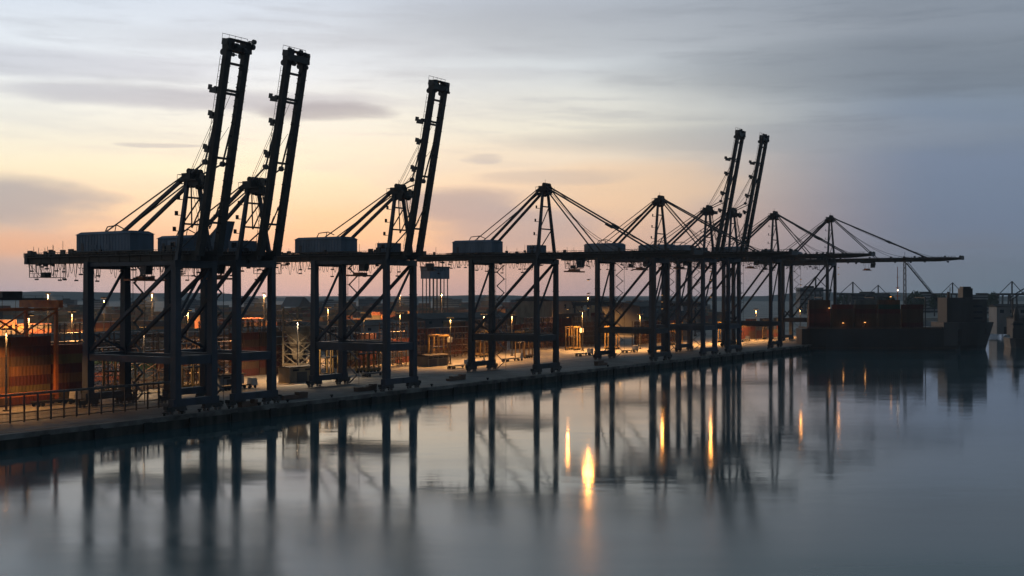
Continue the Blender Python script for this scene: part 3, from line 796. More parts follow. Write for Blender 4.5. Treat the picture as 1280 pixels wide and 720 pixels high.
# pale hopper tower behind cranes two and three
p = Q(k_at(372, 72), 72, DECK); root = empty('hopper_tower', p, QROT)
tag(root, 'pale latticed hopper tower with peaked head between the second and third cranes', 'tower')
for x in (-3.6, 3.6):
    for y in (-3.6, 3.6): MB().bar((x,y,0),(x,y,25),.5).build('leg', M['tan'], root)
br = MB()
for z in range(0, 24, 4):
    for y in (-3.6, 3.6):
        br.bar((-3.6,y,z),(3.6,y,z+4),.22).bar((3.6,y,z),(-3.6,y,z+4),.22).bar((-3.6,y,z+4),(3.6,y,z+4),.28)
    for x in (-3.6, 3.6): br.bar((x,-3.6,z),(x,3.6,z+4),.22).bar((x,-3.6,z+4),(x,3.6,z+4),.28)
br.build('lattice', M['tan'], root)
for z in (10,):
    MB().hexa([(-1,-1,z-4),(1,-1,z-4),(1,1,z-4),(-1,1,z-4),(-3.3,-3.3,z+8),(3.3,-3.3,z+8),(3.3,3.3,z+8),(-3.3,3.3,z+8)]).build('hopper', M['tan'], root)
MB().hexa([(-4.2,-4.2,25),(4.2,-4.2,25),(4.2,4.2,25),(-4.2,4.2,25),(-1.5,-4.2,28.5),(-.8,-4.2,28.5),(-.8,4.2,28.5),(-1.5,4.2,28.5)]).build('roof', M['grey'], root)
MB().box(-3.4,3.4,-3.4,3.4,.02,4.6).build('base_house', M['tan'], root)

# tall quayside fence at the lower left
fk0 = k_at(-60, 20); fk1 = k_at(212, 20)
root = empty('security_fence', Q(fk0, 20, DECK), QROT); tag(root, 'tall dark fence with grey top rail standing on the quay at lower left', 'fence')
Lf = fk1-fk0; N = int(Lf/3.6)
for i in range(N+1): MB().box(Lf*i/N-.16, Lf*i/N+.16, -.16, .16, 0, 6.2).build('post', M['steel'], root)
MB().box(-.3, Lf+.3, -.24, .24, 6.2, 6.75).build('top_rail', M['rail'], root)
ms = MB()
for z in (.3, 2.1, 4.0): ms.box(0, Lf, -.05, .05, z, z+.2)
x = .3
while x < Lf: ms.box(x, x+.05, -.03, .03, .1, 5.9); x += .32
ms.build('mesh_panel', M['steel'], root)

# bollards, fenders, cones of clutter on the quay edge
b0 = MB().lathe([(.42,0),(.30,.2),(.26,.55),(.52,.75),(.55,.9),(.3,1.0)], 14).build('bollard', M['rubber'], smooth=True)
ks = [k_at(206,1.6)]+[k_at(u,1.6) for u in (228,250,287,324,360,415,470,540,610,690,760,830,900,960)]
for i, k in enumerate(ks):
    o = b0 if i == 0 else b0.copy()
    if i: col.objects.link(o)
    o.location = Q(k, 1.7, DECK+.005)
    tag(o, 'black iron mooring bollard on the pale edge of the quay', 'bollard', 'mooring bollards along the quay edge')
fr = MB().box(-1.1,1.1,-.2,.2,-2.2,1.4); fr.box(-.9,.9,.2,.55,-1.9,1.1)
f0 = fr.build('fender', M['rubber'])
k = k_at(-20, 0); i = 0
while k < 560:
    o = f0 if i == 0 else f0.copy()
    if i: col.objects.link(o)
    o.location = Q(k, -1.0, 1.0); o.rotation_euler = (0,0,QROT)
    tag(o, 'black rubber fender panel on the dark quay wall', 'fender', 'fender panels along the quay wall')
    i += 1; k += 14

k = k_at(120, 0); i = 0; ld0 = None
while k < 540:
    if ld0 is None:
        mb = MB().bar((-.3,0,-1.5),(-.3,0,3.2),.08).bar((.3,0,-1.5),(.3,0,3.2),.08)
        for z in range(12): mb.bar((-.3,0,-1.2+z*.35),(.3,0,-1.2+z*.35),.06)
        o = ld0 = mb.build('quay_ladder', M['rail'])
    else:
        o = ld0.copy(); col.objects.link(o)
    o.location = Q(k, -.85, 0); o.rotation_euler = (0,0,QROT)
    tag(o, 'thin steel ladder fixed to the dark quay wall', 'ladder', 'ladders on the quay wall'); k += 41
rc = random.Random(3)
for i, (u, m, lab) in enumerate(((300,3,'pile of dark hatch gear on the quay edge below the second crane'), (352,9,'pile of dark lashing bins on the quay right of the second crane'),
        (560,12,'dark lashing bins on the quay left of the middle crane'), (745,10,'dark lashing bins on the quay right of the middle crane'), (445,10,'dark lashing bins between the water legs and bollard near the lone crane'))):
    mb = MB(); x = 0
    for j in range(5):
        w_ = rc.uniform(1,2.4); h_ = rc.uniform(.7,2.0); mb.hexa([(x,-.8,0),(x+w_,-.8,0),(x+w_,.8,0),(x,.8,0),(x-.1,-.9,h_),(x+w_+.1,-.9,h_),(x+w_+.1,.9,h_),(x-.1,.9,h_)]); x += w_-.05
    o = mb.build('lashing_bin', M['hatch']); o.location = Q(k_at(u,m), m, DECK+.01); o.rotation_euler = (0,0,QROT); tag(o, lab, 'bins', 'lashing gear lying on the quay')
# warehouses and yard buildings
def warehouse(label, p, rz, L_, W, H, wm='grey', rm='roof', doors=4, lit=False, cat='warehouse', group='warehouses beyond the yard'):
    root = empty('warehouse', p, rz); tag(root, label, cat, group)
    MB().box(0, L_, 0, W, 0, H).build('wall', M[wm], root)
    MB().hexa([(-.6,-.6,H+.003),(L_+.6,-.6,H+.003),(L_+.6,W/2,H+.003),(-.6,W/2,H+.003),(-.6,-.6,H+.3),(L_+.6,-.6,H+.3),(L_+.6,W/2,H+W*.12),(-.6,W/2,H+W*.12)])\
        .hexa([(-.6,W/2,H+.003),(L_+.6,W/2,H+.003),(L_+.6,W+.6,H+.003),(-.6,W+.6,H+.003),(-.6,W/2,H+W*.12),(L_+.6,W/2,H+W*.12),(L_+.6,W+.6,H+.3),(-.6,W+.6,H+.3)]).build('roof', M[rm], root)
    for i in range(doors):
        x = L_*(i+.5)/doors
        MB().box(x-2.4, x+2.4, -.12, -.003, 0, min(5.5,H*.7)).build('door', M['darkclad'], root)
    wn = L_/(doors*2)
    for i in range(doors*2):
        x = wn*(i+.5)
        MB().box(x-1.4, x+1.4, -.08, -.003, H*.78, H*.9).build('window', M['glass'], root)
    return root
def wq(label, u, m, L_, W, H, **kw): return warehouse(label, Q(k_at(u,m), m, DECK), QROT, L_, W, H, **kw)
wq('long low grey warehouse at far left behind the nearest crane', 40, 170, 90, 26, 11, wm='darkclad')
wq('brown shed with wide roof behind the second crane', 215, 150, 60, 24, 12, wm='tan')
wq('low grey warehouse behind the lone crane with raised boom', 392, 190, 80, 24, 12, wm='grey')
wq('dark warehouse beyond the stacks left of the middle crane', 530, 230, 110, 30, 13, wm='darkclad')
wq('tall brown transit shed right of the middle crane', 690, 210, 100, 30, 24, wm='tan')
wq('dark transit shed behind the far pair of raised booms', 800, 150, 90, 30, 20, wm='darkclad')
wq('low tan quay office on the lit road left of the middle crane', 535, 64, 14, 6, 4.2, wm='tan', doors=2)
wq('grey customs hut beside the second crane', 276, 52, 10, 5, 4.0, wm='grey', doors=1)
wq('pale customs hut between the second and third cranes', 362, 50, 12, 5, 5.0, wm='tan', doors=1)
# distant buildings on the low skyline
rb = random.Random(11)
def tower_block(label, p, rz, w, dd, h, m_='grey', group='distant buildings on the skyline', wins=True):
    root = empty('distant_building', p, rz); tag(root, label, 'building', group)
    MB().box(-w/2,w/2,-dd/2,dd/2,0,h).build('wall', M[m_], root)
    MB().box(-w/2-.3,w/2+.3,-dd/2-.3,dd/2+.3,h+.003,h+.9).box(-w*.2,w*.15,-dd*.2,dd*.2,h+.9,h+3.2).build('roof', M['roof'], root)
    nfl = max(1,int(h/4.5))
    for j in range(min(nfl,6)):
        z = 1.5+j*h/min(nfl,6)
        MB().box(-w/2+1, w/2-1, -dd/2-.1, -dd/2-.003, z, z+1.5).build('window', M['glass'], root)
spots = [(66,1900,40,12,'grey'),(84,2100,30,17,'darkclad'),(76,1500,26,10,'tan'),(120,2300,44,14,'grey'),(178,2200,40,13,'grey'),(240,2300,50,15,'darkclad'),
         (318,2500,40,16,'grey'),(372,2600,40,14,'tan'),(412,2300,50,14,'grey'),(462,2500,46,17,'darkclad'),(508,2700,52,16,'grey'),(560,2600,60,15,'tan'),
         (612,2800,60,18,'grey'),(650,2500,42,15,'darkclad'),(712,2700,60,17,'grey'),(735,2400,30,14,'tan')]
near = ['at the far left edge of the yard','left of the nearest crane leg','beside the far left sheds','between the legs of the nearest crane','right of the nearest crane leg','between the two nearest cranes',
        'between the second crane legs','beyond the hopper tower','left of the lone crane leg','under the girder of the lone crane','between the water legs of the lone crane','beyond the bin house on legs',
        'between the land legs of the middle crane','between the inner legs of the middle crane','right of the middle crane','beyond the tall brown shed']
for (u, d, w, h, m_), nr in zip(spots, near):
    tower_block(f'small distant flat roofed building {nr}', at(u, d, DECK), rb.uniform(-.3,.3), w, 16, h, m_)

# ------------------------------------------------------------------ trees
def tree(label, p, h, w, seed, group='trees on the far shore'):
    rnd = random.Random(seed); root = empty('tree', p); tag(root, label, 'tree', group)
    t = MB().tube((0,0,0),(0,0,h*.55),h*.03,h*.015,7)
    for i in range(5):
        an = rnd.uniform(0,6.3); t.tube((0,0,h*(.3+.05*i)),(math.cos(an)*w*.3,math.sin(an)*w*.3,h*(.6+.06*i)),h*.012,h*.004,5)
    t.build('trunk', M['bark'], root)
    cr = MB(); cl = [(rnd.gauss(0,w*.2), rnd.gauss(0,w*.2), h*rnd.uniform(.45,.9), w*rnd.uniform(.13,.26)) for _ in range(14)]
    for cx, cy, cz, rr in cl:
        for j in range(70):
            v = Vector((rnd.gauss(0,1),rnd.gauss(0,1),rnd.gauss(0,.8))).normalized()*rr*rnd.uniform(.5,1.1)
            c = Vector((cx,cy,cz))+v; s_ = h*.035*rnd.uniform(.6,1.4)
            a0 = Vector((rnd.gauss(0,1),rnd.gauss(0,1),rnd.gauss(0,1))).normalized()*s_; a1 = a0.cross(Vector((rnd.gauss(0,1),rnd.gauss(0,1),rnd.gauss(0,1)))).normalized()*s_
            o = len(cr.v); cr.v += [tuple(c-a0), tuple(c+a1), tuple(c+a0), tuple(c-a1)]; cr.f.append((o,o+1,o+2,o+3))
    cr.build('crown', M['leaf'], root)
names = ['leftmost dark tree on the far shore beyond the ship','broad dark tree on the far shore above the container stacks','small tree on the far shore left of the thin lit mast','tall tree on the far shore right of the thin lit mast',
         'round tree on the far shore under the boom tip','low tree on the far shore right of the slanting jib','low tree on the far shore left of the deckhouse','small tree on the far shore behind the deckhouse','dark tree on the far shore right of the ship']
for i, (u, h) in enumerate(((1054,17),(1100,19),(1112,15),(1141,19),(1150,16),(1168,17),(1180,15),(1196,14),(1242,18))):
    tree(names[i], at(u, 1560+rb.uniform(0,120), 2.4), h*1.7, h*1.2, i)
tspots = [('pale flat roofed building on the far shore behind the farthest crane', 1012,1700,34,36,'grey'),('long low building on the far shore behind the deck containers', 1085,1800,60,28,'darkclad'),
          ('grey block on the far shore between the trees', 1158,1750,40,28,'grey'), ('low building on the far shore right of the deckhouse',1228,1650,40,26,'grey')]
for lab, u, d, w, h, m_ in tspots: tower_block(lab, at(u,d,3.5), .1, w, 18, h, m_, 'buildings on the far shore')

# ------------------------------------------------------------------ the container ship
SD = 690.0; SX0 = at(1004,SD).x; SX1 = at(1250,SD).x; SL = SX1-SX0; SZ = 16.6
ship = empty('container_ship', (SX0, SD, 0), R(-1)); tag(ship, 'dark hulled container ship moored beyond the farthest crane, stacked with containers', 'ship')
def hull(z0, z1, mat_, name, x0=0.0, x1=1.0, off=0.0):
    # cross stations along the length, half beam varies; bow on the right
    mb = MB(); N = 26; lev = [z0+(z1-z0)*i/5 for i in range(6)]; B = 11.0
    rows = []
    for i in range(N+1):
        t = x0+(x1-x0)*i/N; row = []
        for z in lev:
            fl = max(0,min(1,z/SZ))
            nose = 1.0-.045*(1-fl)                        # raked bow
            hb = B
            if t > .78: hb = B*max(0,1-((t-.78)/.22)**2.2)*(.72+.28*fl)+.15
            if t < .10: hb = B*(.72+.28*(t/.10)**.5)*(.85+.15*fl)
            row.append((SL*(t if t < .78 else .78+(t-.78)*(nose-.78)/.22), hb+off, z))
        rows.append(row)
    o = 0
    for i, row in enumerate(rows):
        for (x, y, z) in row: mb.v.append((x, 11-y, z))
        for (x, y, z) in row: mb.v.append((x, 11+y, z))
    K = len(lev)
    for i in range(N):
        a = i*2*K; b = (i+1)*2*K
        for j in range(K-1):
            mb.f.append((a+j, b+j, b+j+1, a+j+1)); mb.f.append((a+K+j+1, b+K+j+1, b+K+j, a+K+j))
        mb.f.append((a+K-1, b+K-1, b+2*K-1, a+2*K-1)); mb.f.append((a+K, b+K, b, a))
    for e in (0, N):
        a = e*2*K
        for j in range(K-1): mb.f.append((a+j, a+j+1, a+K+j+1, a+K+j))
    return mb.build(name, mat_, ship)
hull(-2, 12.2, M['hull'], 'hull')
hull(2.6, SZ-.6, M['hullgrey'], 'bow_plating', .71, 1.0, .05)
MB().box(SL*.02, SL*.70, .25, 21.75, 12.25, 13.2).build('hatch_coaming', M['hatch'], ship)
wl = MB().box(SL*.03, SL*.78, -.12, -.02, 1.2, 1.5); wl.build('waterline_stripe', M['hatch'], ship)
hr = MB()
for i in range(60):
    x = SL*.02+SL*.68*i/59; hr.box(x-.04,x+.04,.1,.18,12.2,13.9)
hr.box(SL*.02,SL*.70,.1,.17,13.8,13.9); hr.build('handrail', M['rail'], ship)
# deckhouse towards the bow
dk = MB().box(SL*.865, SL*.94, 4, 18, SZ-.6, SZ+12.6).box(SL*.735, SL*.865, 3, 19, SZ-.6, SZ+13.6).build('deckhouse', M['darkclad'], ship)
for j in range(3):
    MB().box(SL*.872, SL*.918, 3.9, 3.997, SZ+1.2+j*3.4, SZ+2.4+j*3.4).build('window', M['glass'], dk)
MB().box(SL*.825, SL*.875, 6, 14, SZ+13.62, SZ+19.0).box(SL*.83, SL*.87, 7, 13, SZ+19.0, SZ+20).build('wheelhouse', M['steel'], dk)
mt = MB().tube((SL*.775,11,SZ+13.6),(SL*.775,11,SZ+20),.25).bar((SL*.76,11,SZ+18),(SL*.79,11,SZ+18),.2); mt.build('radar_mast', M['white'], ship)
mm = MB().tube((SL*.485,3,13.2),(SL*.485,3,48),.35,.18).bar((SL*.475,3,36),(SL*.495,3,36),.3).bar((SL*.478,3,42),(SL*.492,3,42),.25)
mm.box(SL*.475,SL*.497,2,4,31,31.4).build('foremast', M['orange'], ship)
for lz in (34.4,): MB().lathe([(.1,lz-.3),(.4,lz),(.1,lz+.3)],8,(SL*.485,2.4)).build('mast_light', M['lampw'], ship)
for i in range(7):
    x = SL*(.04+.66*i/6); MB().tube((x,1.2,12.2),(x,1.2,13.4),.35).tube((x+.9,1.2,12.2),(x+.9,1.2,13.4),.35).build('mooring_bitt', M['steel'], ship)
for i, (x, z) in enumerate(((.13,24),(.2,15.5),(.31,15.8),(.44,30.5))):
    MB().box(SL*x-.4,SL*x+.4,-.9,-.3,z,z+.4).box(SL*x-.1,SL*x+.1,-.3,.6,z+.1,z+.3).build('deck_lamp', M['lamp'], ship)
    l = bpy.data.lights.new('deck_lamp_light','POINT'); l.energy = 35; l.color = (1,.45,.14); l.shadow_soft_size = .3
    o = bpy.data.objects.new('deck_lamp_light', l); col.objects.link(o); o.location = (SX0+SL*x, SD-1.4-SL*x*.0175, z-.3)
for x in (.10,.36,.62):
    lbm = MB()
    for y in (1.2,): lbm.box(SL*x-.25,SL*x+.25,y-.25,y+.25,13.2,30.5).box(SL*x-.2,SL*x+.2,y,20,30.0,30.4)
    lbm.build('lashing_bridge', M['steel'], ship)
MB().tube((SL*.745,4,SZ+13.6),(SL*.745,4,SZ+17),.9,.75,12).build('funnel', M['hatch'], ship)
# anchor and bow bits
MB().bar((SL*.945,6.7,9.6),(SL*.945,6.7,12.2),.5).bar((SL*.938,6.7,9.6),(SL*.952,6.7,9.6),.5).build('anchor', M['steel'], ship)
rs = random.Random(5)
hts = [6,5,6,6,5]
for bay in range(5):
    for t in range(hts[bay]):
        for row in range(2):
            if row == 1 and t < hts[bay]-2: continue
        c_ = rs.choice(['brown','brown','rust red','brown','dark red'] if bay < 3 else ['brown','brown','dark green','dark red'])
        x = SL*.03+bay*13.3+6.2
        if t == hts[bay]-1 and bay in (2,): c_ = 'grey'
        w = ship.matrix_basis @ Vector((x, 1.8, 0))
        base = Vector((SX0, SD, 0)) + Matrix.Rotation(R(-1),3,'Z') @ Vector((x,1.9,13.22+t*2.61))
        put_container(c_, base, R(-1), f'{c_} container, {TI[t]} tier of the {OR[bay]} bay from left, on the ship', 'containers stacked on the ship')
for bay in range(5):
    for t in range(hts[bay]-1):
        c_ = rs.choice(['grey','brown','navy blue','dark red'])
        x = SL*.03+bay*13.3+6.2
        base = Vector((SX0, SD, 0)) + Matrix.Rotation(R(-1),3,'Z') @ Vector((x,4.8,13.22+t*2.61))
        put_container(c_, base, R(-1), f'{c_} inboard container, {TI[t]} tier of the {OR[bay]} bay, on the ship', 'containers stacked on the ship')

# mobile harbour crane beyond the ship
root = empty('harbour_crane', at(1131, 860, 2.4)); tag(root, 'slim lattice harbour crane with slanting jib beyond the ship', 'crane')
for x in (-4,4):
    MB().box(x-.6,x+.6,-3,3,0,2).build('outrigger', M['steel'], root)
MB().box(-3,3,-2,2,1,6).build('machine_house', M['darkclad'], root)
tw = MB()
for x in (-1,1):
    for y in (-1,1): tw.bar((x,y,6),(x*.6,y*.6,56),.3)
for i in range(12):
    z = 6+i*4.1; tw.bar((-1,-1,z),(1,-1,z+4.1),.16).bar((1,1,z),(-1,1,z+4.1),.16)
tw.build('lattice_tower', M['steel'], root)
jb = MB()
for y in (-.8,.8): jb.bar((1,y,52),(24,y,24),.35).bar((1,y,54),(24,y,25.5),.2)
for i in range(9):
    a = Vector((1,-.8,52)).lerp(Vector((24,-.8,24)), i/9); b = Vector((1,.8,54)).lerp(Vector((24,.8,25.5)), (i+1)/9); jb.bar(a,b,.14)
jb.build('jib', M['steel'], root)
MB().tube((0,0,56),(0,0,60),.12).build('aerial', M['steel'], root)
# harbour crane row far away on the skyline
def far_crane(label, u, d, h, seed):
    root = empty('distant_crane', at(u,d,3.5), .5); tag(root, label, 'crane', 'small cranes on the far shore')
    for x in (-h*.2, h*.2): MB().bar((x,-h*.1,0),(x*.8,-h*.1,h*.62),h*.035).bar((x,h*.1,0),(x*.8,h*.1,h*.62),h*.035).build('leg', M['steel'], root)
    MB().box(-h*.5,h*.62,-h*.05,h*.05,h*.60,h*.66).build('girder', M['steel'], root)
    MB().bar((h*.1,0,h*.66),(h*.1,0,h),h*.03).bar((h*.1,0,h),(-h*.4,0,h*.66),h*.015).bar((h*.1,0,h),(h*.55,0,h*.66),h*.015).build('mast', M['steel'], root)
for lab, u, d, h in (('tiny distant crane right of the farthest crane tower',1063,1600,44),('tiny distant crane left of the farthest crane tower',1016,1650,52),('tiny distant crane above the ship foredeck',1188,1700,44),
                     ('tiny distant crane above the cream deck container',1095,1620,40),('tiny distant crane with hut at far right behind the moored coaster',1262,1500,44)):
    far_crane(lab, u, d, h, u)

# far right quay: moored coaster, shed, arched conveyor
cs = empty('coaster', at(1268, 725, 0), R(80)); tag(cs, 'small dark coaster moored end on at the right edge', 'boat')
hb = MB()
st = [(-14,.55),(-10,1),(0,1),(8,.95),(12,.6),(15,.08)]
for (x0,w0),(x1,w1) in zip(st, st[1:]):
    W = 5.0; hb.hexa([(x0,-W*w0*.8,-1),(x1,-W*w1*.8,-1),(x1,W*w1*.8,-1),(x0,W*w0*.8,-1),(x0,-W*w0,6),(x1,-W*w1,6+(x1>8)*1.2),(x1,W*w1,6+(x1>8)*1.2),(x0,W*w0,6)])
hb.build('hull', M['hull'], cs)
wh = MB().box(-11,-4,-3.5,3.5,6.01,12).box(-9.5,-5,-2.8,2.8,12,16).build('deckhouse', M['darkclad'], cs)
MB().box(-9.6,-4.9,-2.9,2.9,13.6,14.8).build('window', M['glass'], wh)
MB().tube((-7,0,16),(-7,0,29),.2).bar((-7,-1.5,24),(-7,1.5,24),.2).build('mast', M['steel'], cs)
MB().lathe([(1.5,16),(1.7,20),(1.2,23),(.3,24.5)],10,(-5,0)).build('funnel', M['hull'], cs)
warehouse('pale quay shed at the right edge beyond the coaster', at(1246, 880, 2.6), R(-4), 44, 18, 20, 'grey', 'roof', 3, group='sheds on the far quay')
warehouse('dark quay shed at the very right edge behind the coaster', at(1268, 760, 2.6), R(-6), 30, 16, 14, 'darkclad', 'roof', 2, group='sheds on the far quay')
ar = empty('arched_conveyor', at(1262, 800, 2.6)); tag(ar, 'arched conveyor bridge rising above the shed at the right edge', 'conveyor')
pts = [Vector((i*2.2, 0, 27+9*math.sin(i*.17))) for i in range(12)]
mb = MB(); mb.path(pts, .4).path([p-Vector((0,0,2.2)) for p in pts], .3)
for p in pts: mb.bar(p, p-Vector((0,0,2.2)), .2)
mb.build('truss', M['steel'], ar)
MB().bar((2,0,0),(2,0,27),.8).bar((22,0,0),(22,0,34),.8).build('pylon', M['steel'], ar)

# crane lamps that show as streaks in the water; stacked extras added to lengthen them
def crane_lamp(idx, lx, lz, power, off=-5.0, rad=.5):
    root = cranes[idx][0]
    lb = MB().box(lx-.4,lx+.4,off-.3,off+.3,lz,lz+.35).box(lx-.08,lx+.08,off,off+2.2,lz+.36,lz+.5).build('streak_lamp', M['steel'], root)
    MB().box(lx-.3,lx+.3,off-.22,off+.22,lz-.08,lz-.003).build('lamp_glass', M['lamp'], lb)
    l = bpy.data.lights.new('crane_lamp','SPOT'); l.energy = power*.6; l.color = (1,.38,.07); l.shadow_soft_size = rad; l.spot_size = R(70); l.spot_blend = .9
    o = bpy.data.objects.new('crane_lamp', l); col.objects.link(o); 
    wp = Matrix.LocRotScale(root.location, root.rotation_euler, None) @ Vector((lx,off,lz-.4)); o.location = wp
    o.rotation_euler = (wp-Vector((0,60,-33))).to_track_quat('Z','Y').to_euler()
for ci, lx, zs, pw, rd in ((4,3.0,(23,26,29),950,.5), (5,3.0,(28,32,36,40),950,.4), (7,16,(34,37),600,.4), (8,6,(41,45),350,.4), (3,12,(17,21,24),1000,.5)):
    for zz in zs: crane_lamp(ci, lx, zz, pw, rad=rd)
crane_lamp(3, 20.5, 29.5, 8500, rad=2.0); crane_lamp(3, 20.5, 34.5, 2200, rad=.6); crane_lamp(3, 20.5, 24.5, 2200, rad=.6)  # weak lamps above and below added to stretch the main glow's reflection

for b_, d_, used_ in protos.values():
    if not used_: bpy.data.objects.remove(d_); bpy.data.objects.remove(b_)
# ------------------------------------------------------------------ air
hz = MB().box(-9500, 9500, -80, 5600, -4.5, 160).build('haze', M['steel']); tag(hz, kind='stuff')
hm = bpy.data.materials.new('air'); hm.use_nodes = True; nt = hm.node_tree
for x in list(nt.nodes):
    if x.type == 'BSDF_PRINCIPLED': nt.nodes.remove(x)
pv = nt.nodes.new('ShaderNodeVolumePrincipled'); pv.inputs['Color'].default_value = (.68,.80,.92,1); pv.inputs['Density'].default_value = 7e-5
pv.inputs['Anisotropy'].default_value = .2
out = [x for x in nt.nodes if x.type == 'OUTPUT_MATERIAL'][0]; nt.links.new(pv.outputs[0], out.inputs['Volume'])
hz.data.materials.clear(); hz.data.materials.append(hm)

# ------------------------------------------------------------------ sky
w = bpy.data.worlds.new('World'); scene.world = w; w.use_nodes = True
nt = w.node_tree; N = nt.nodes; L = nt.links
bg = N['Background']
def math_(op, a, b=None, c=None, clamp=False):
    m = N.new('ShaderNodeMath'); m.operation = op; m.use_clamp = clamp
    for i, v in enumerate((a,b,c)):
        if v is None: continue
        if isinstance(v,(int,float)): m.inputs[i].default_value = v
        else: L.new(v, m.inputs[i])
    return m.outputs[0]
def mixc(f, a, b):
    m = N.new('ShaderNodeMix'); m.data_type = 'RGBA'; m.clamp_factor = True
    for sck, v in ((m.inputs[0],f),(m.inputs[6],a),(m.inputs[7],b)):
        if isinstance(v,(int,float)): sck.default_value = v
        elif isinstance(v, tuple): sck.default_value = v
        else: L.new(v, sck)
    return m.outputs[2]
tc = N.new('ShaderNodeTexCoord'); sp = N.new('ShaderNodeSeparateXYZ'); L.new(tc.outputs['Generated'], sp.inputs[0])
X, Y, Z = sp.outputs
az = math_('ARCTAN2', X, Y); el = math_('ARCSINE', Z)
# direction expressed as degrees
azd = math_('MULTIPLY', az, 57.2958); eld = math_('MULTIPLY', el, 57.2958)
cv = N.new('ShaderNodeCombineXYZ'); L.new(math_('MULTIPLY', azd, .055), cv.inputs[0]); L.new(math_('MULTIPLY', eld, .34), cv.inputs[1])
nz = N.new('ShaderNodeTexNoise'); nz.inputs['Scale'].default_value = 1.0; nz.inputs['Detail'].default_value = 7; nz.inputs['Roughness'].default_value = .55; nz.inputs['Distortion'].default_value = .4
L.new(cv.outputs[0], nz.inputs['Vector'])
cv2 = N.new('ShaderNodeCombineXYZ'); L.new(math_('MULTIPLY', azd, .14), cv2.inputs[0]); L.new(math_('MULTIPLY', eld, .5), cv2.inputs[1]); cv2.inputs[2].default_value = 7.3
nz2 = N.new('ShaderNodeTexNoise'); nz2.inputs['Scale'].default_value = 1.0; nz2.inputs['Detail'].default_value = 6
L.new(cv2.outputs[0], nz2.inputs['Vector'])
n1 = math_('SUBTRACT', nz.outputs['Fac'], .5); n2 = math_('SUBTRACT', nz2.outputs['Fac'], .5)
elw = math_('ADD', eld, math_('MULTIPLY', n1, 1.6)); azw = math_('ADD', azd, math_('MULTIPLY', n2, 9.0))
def ramp(stops):
    r = N.new('ShaderNodeValToRGB'); cr = r.color_ramp
    L.new(math_('DIVIDE', elw, 60.0, clamp=True), r.inputs[0])
    cr.elements[0].position = stops[0][0]/60; cr.elements[0].color = srgb(*stops[0][1])
    cr.elements[1].position = stops[-1][0]/60; cr.elements[1].color = srgb(*stops[-1][1])
    for e, c in stops[1:-1]:
        x = cr.elements.new(e/60); x.color = srgb(*c)
    return r.outputs[0]
UP = [(22,(172,202,214)),(34,(84,116,136)),(60,(24,34,58))]
left = ramp([(0,(172,174,188)),(1.2,(198,182,182)),(2.4,(240,190,162)),(3.6,(246,214,182)),(5.6,(250,240,212)),(8,(242,243,234)),(10,(232,240,247)),(13.9,(206,219,235))]+UP)
mid = ramp([(0,(164,160,170)),(1.6,(202,174,168)),(3.2,(230,192,168)),(5.2,(236,212,188)),(7.8,(232,231,218)),(10.5,(208,217,223)),(13.9,(180,191,205))]+UP)
right = ramp([(0,(98,126,146)),(3,(96,120,150)),(6,(108,127,155)),(9,(124,140,160)),(11,(134,145,160)),(13.9,(124,136,152))]+UP)
def sstep(v, a, b):
    m = N.new('ShaderNodeMapRange'); m.interpolation_type = 'SMOOTHSTEP'; m.inputs[1].default_value = a; m.inputs[2].default_value = b
    L.new(v, m.inputs[0]); return m.outputs[0]
def A_(u): return math.degrees(math.atan((u-640)/F))
c = mixc(sstep(azd, A_(250), A_(700)), left, mid)
c = mixc(sstep(azd, A_(680), A_(1180)), c, right)
def blob(c, u, y, ru, ry, s, colr):
    a = math_('DIVIDE', math_('SUBTRACT', azw, A_(u)), math.degrees(ru/F)); e = math_('DIVIDE', math_('SUBTRACT', elw, math.degrees((HOR-y)/F)), math.degrees(ry/F))
    d2 = math_('ADD', math_('MULTIPLY', a, a), math_('MULTIPLY', e, e))
    m = N.new('ShaderNodeMapRange'); m.interpolation_type = 'SMOOTHSTEP'; m.inputs[1].default_value = 1.3; m.inputs[2].default_value = .1; m.inputs[3].default_value = 0; m.inputs[4].default_value = s
    L.new(d2, m.inputs[0])
    return mixc(m.outputs[0], c, srgb(*colr))
for bl in ((780,238,130,36,.5,(236,202,168)), (40,306,130,18,.6,(234,178,146)), (450,285,160,30,.4,(238,200,160)),
           (60,100,260,20,.55,(186,192,206)), (240,132,280,15,.65,(172,178,194)), (400,143,80,13,.75,(152,158,172)), (20,262,110,30,.85,(160,164,174)), (205,187,60,3.5,.6,(190,190,192)),
           (590,258,80,26,.9,(158,156,166)), (640,285,130,32,.85,(166,160,168)), (700,222,130,10,.45,(180,174,174)), (606,200,34,5,.5,(176,176,182)),
           (820,40,420,40,.4,(148,156,167)), (1120,100,360,40,.45,(106,118,132)), (950,178,330,22,.4,(138,148,162)), (620,95,200,9,.3,(180,186,194)), (330,60,300,14,.3,(196,204,214))):
    c = blob(c, *bl)
cv3 = N.new('ShaderNodeCombineXYZ'); L.new(math_('ADD', math_('MULTIPLY', azd, .16), math_('MULTIPLY', eld, .25)), cv3.inputs[0]); L.new(math_('MULTIPLY', eld, 1.5), cv3.inputs[1]); cv3.inputs[2].default_value = 3.1
nz3 = N.new('ShaderNodeTexNoise'); nz3.inputs['Scale'].default_value = 1.0; nz3.inputs['Detail'].default_value = 8; nz3.inputs['Roughness'].default_value = .6
L.new(cv3.outputs[0], nz3.inputs['Vector'])
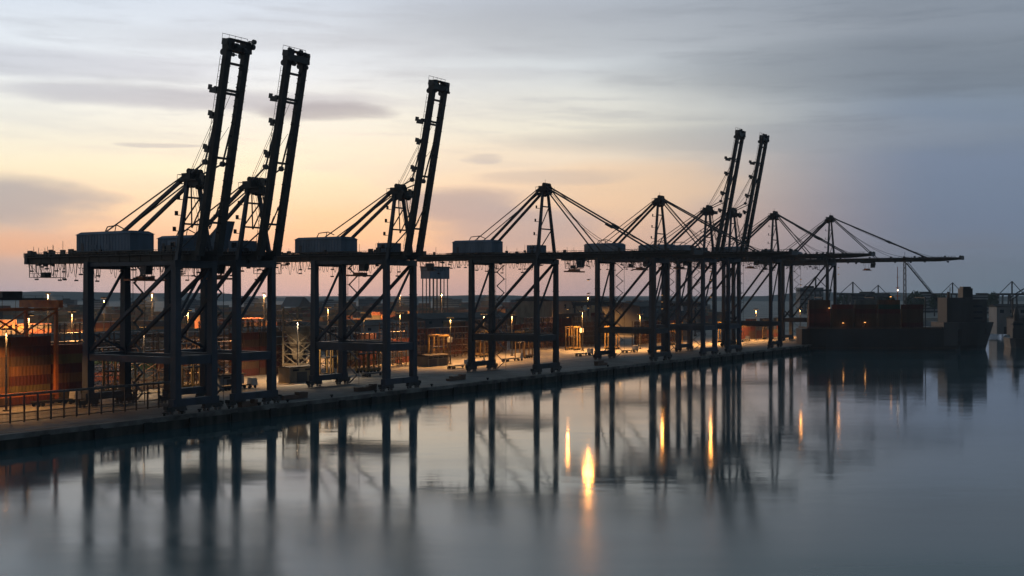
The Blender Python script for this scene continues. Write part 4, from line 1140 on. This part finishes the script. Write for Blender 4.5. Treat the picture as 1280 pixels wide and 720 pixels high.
hi_ = sstep(eld, 4.5, 9.5)
c = mixc(math_('MULTIPLY', sstep(nz3.outputs['Fac'], .47, .7), math_('ADD', math_('MULTIPLY', hi_, .24), .06)), c, mixc(sstep(azd, A_(500), A_(1150)), srgb(168,176,188), srgb(96,108,124)))
# thin streaks everywhere
st = math_('MULTIPLY', sstep(nz.outputs['Fac'], .48, .68), .24)
c = mixc(st, c, mixc(sstep(azd, A_(500), A_(1150)), srgb(176,182,192), srgb(100,112,128)))
sky = N.new('ShaderNodeTexSky'); sky.sky_type = 'NISHITA'; sky.sun_disc = False
SAZ = R(-9); SEL = R(2.0)
sky.sun_elevation = SEL; sky.sun_rotation = SAZ
c = mixc(sstep(Y, .35, -.35), c, mixc(.62, c, srgb(20,26,40)))      # the sky opposite the afterglow is darker
ad = N.new('ShaderNodeMix'); ad.data_type = 'RGBA'; ad.blend_type = 'ADD'; ad.inputs[0].default_value = .012
L.new(c, ad.inputs[6]); L.new(sky.outputs[0], ad.inputs[7])
L.new(ad.outputs[2], bg.inputs['Color']); bg.inputs['Strength'].default_value = 1.0

sl = bpy.data.lights.new('sun','SUN'); sl.energy = .12; sl.angle = R(6); sl.color = (1,.62,.38)
so = bpy.data.objects.new('sun', sl); col.objects.link(so)
sd = Vector((math.sin(SAZ)*math.cos(SEL), math.cos(SAZ)*math.cos(SEL), math.sin(SEL)))
so.rotation_euler = sd.to_track_quat('Z','Y').to_euler(); so.location = (-60, 300, 200)

# ------------------------------------------------------------------ camera
cam = bpy.data.cameras.new('camera'); co = bpy.data.objects.new('camera', cam); col.objects.link(co)
co.location = (0,0,E); cam.sensor_width = 36; cam.lens = 36*F/1280; cam.clip_start = .5; cam.clip_end = 20000
co.rotation_euler = (R(90)+math.atan((HOR-360)/F), 0, 0)
scene.camera = co
scene.render.engine = 'CYCLES'
vs = scene.view_settings; vs.view_transform = 'Standard'; vs.look = 'None'; vs.exposure = 0; vs.gamma = 1; vs.use_curve_mapping = False
print('containers', usedC, 'objects', len(bpy.data.objects))
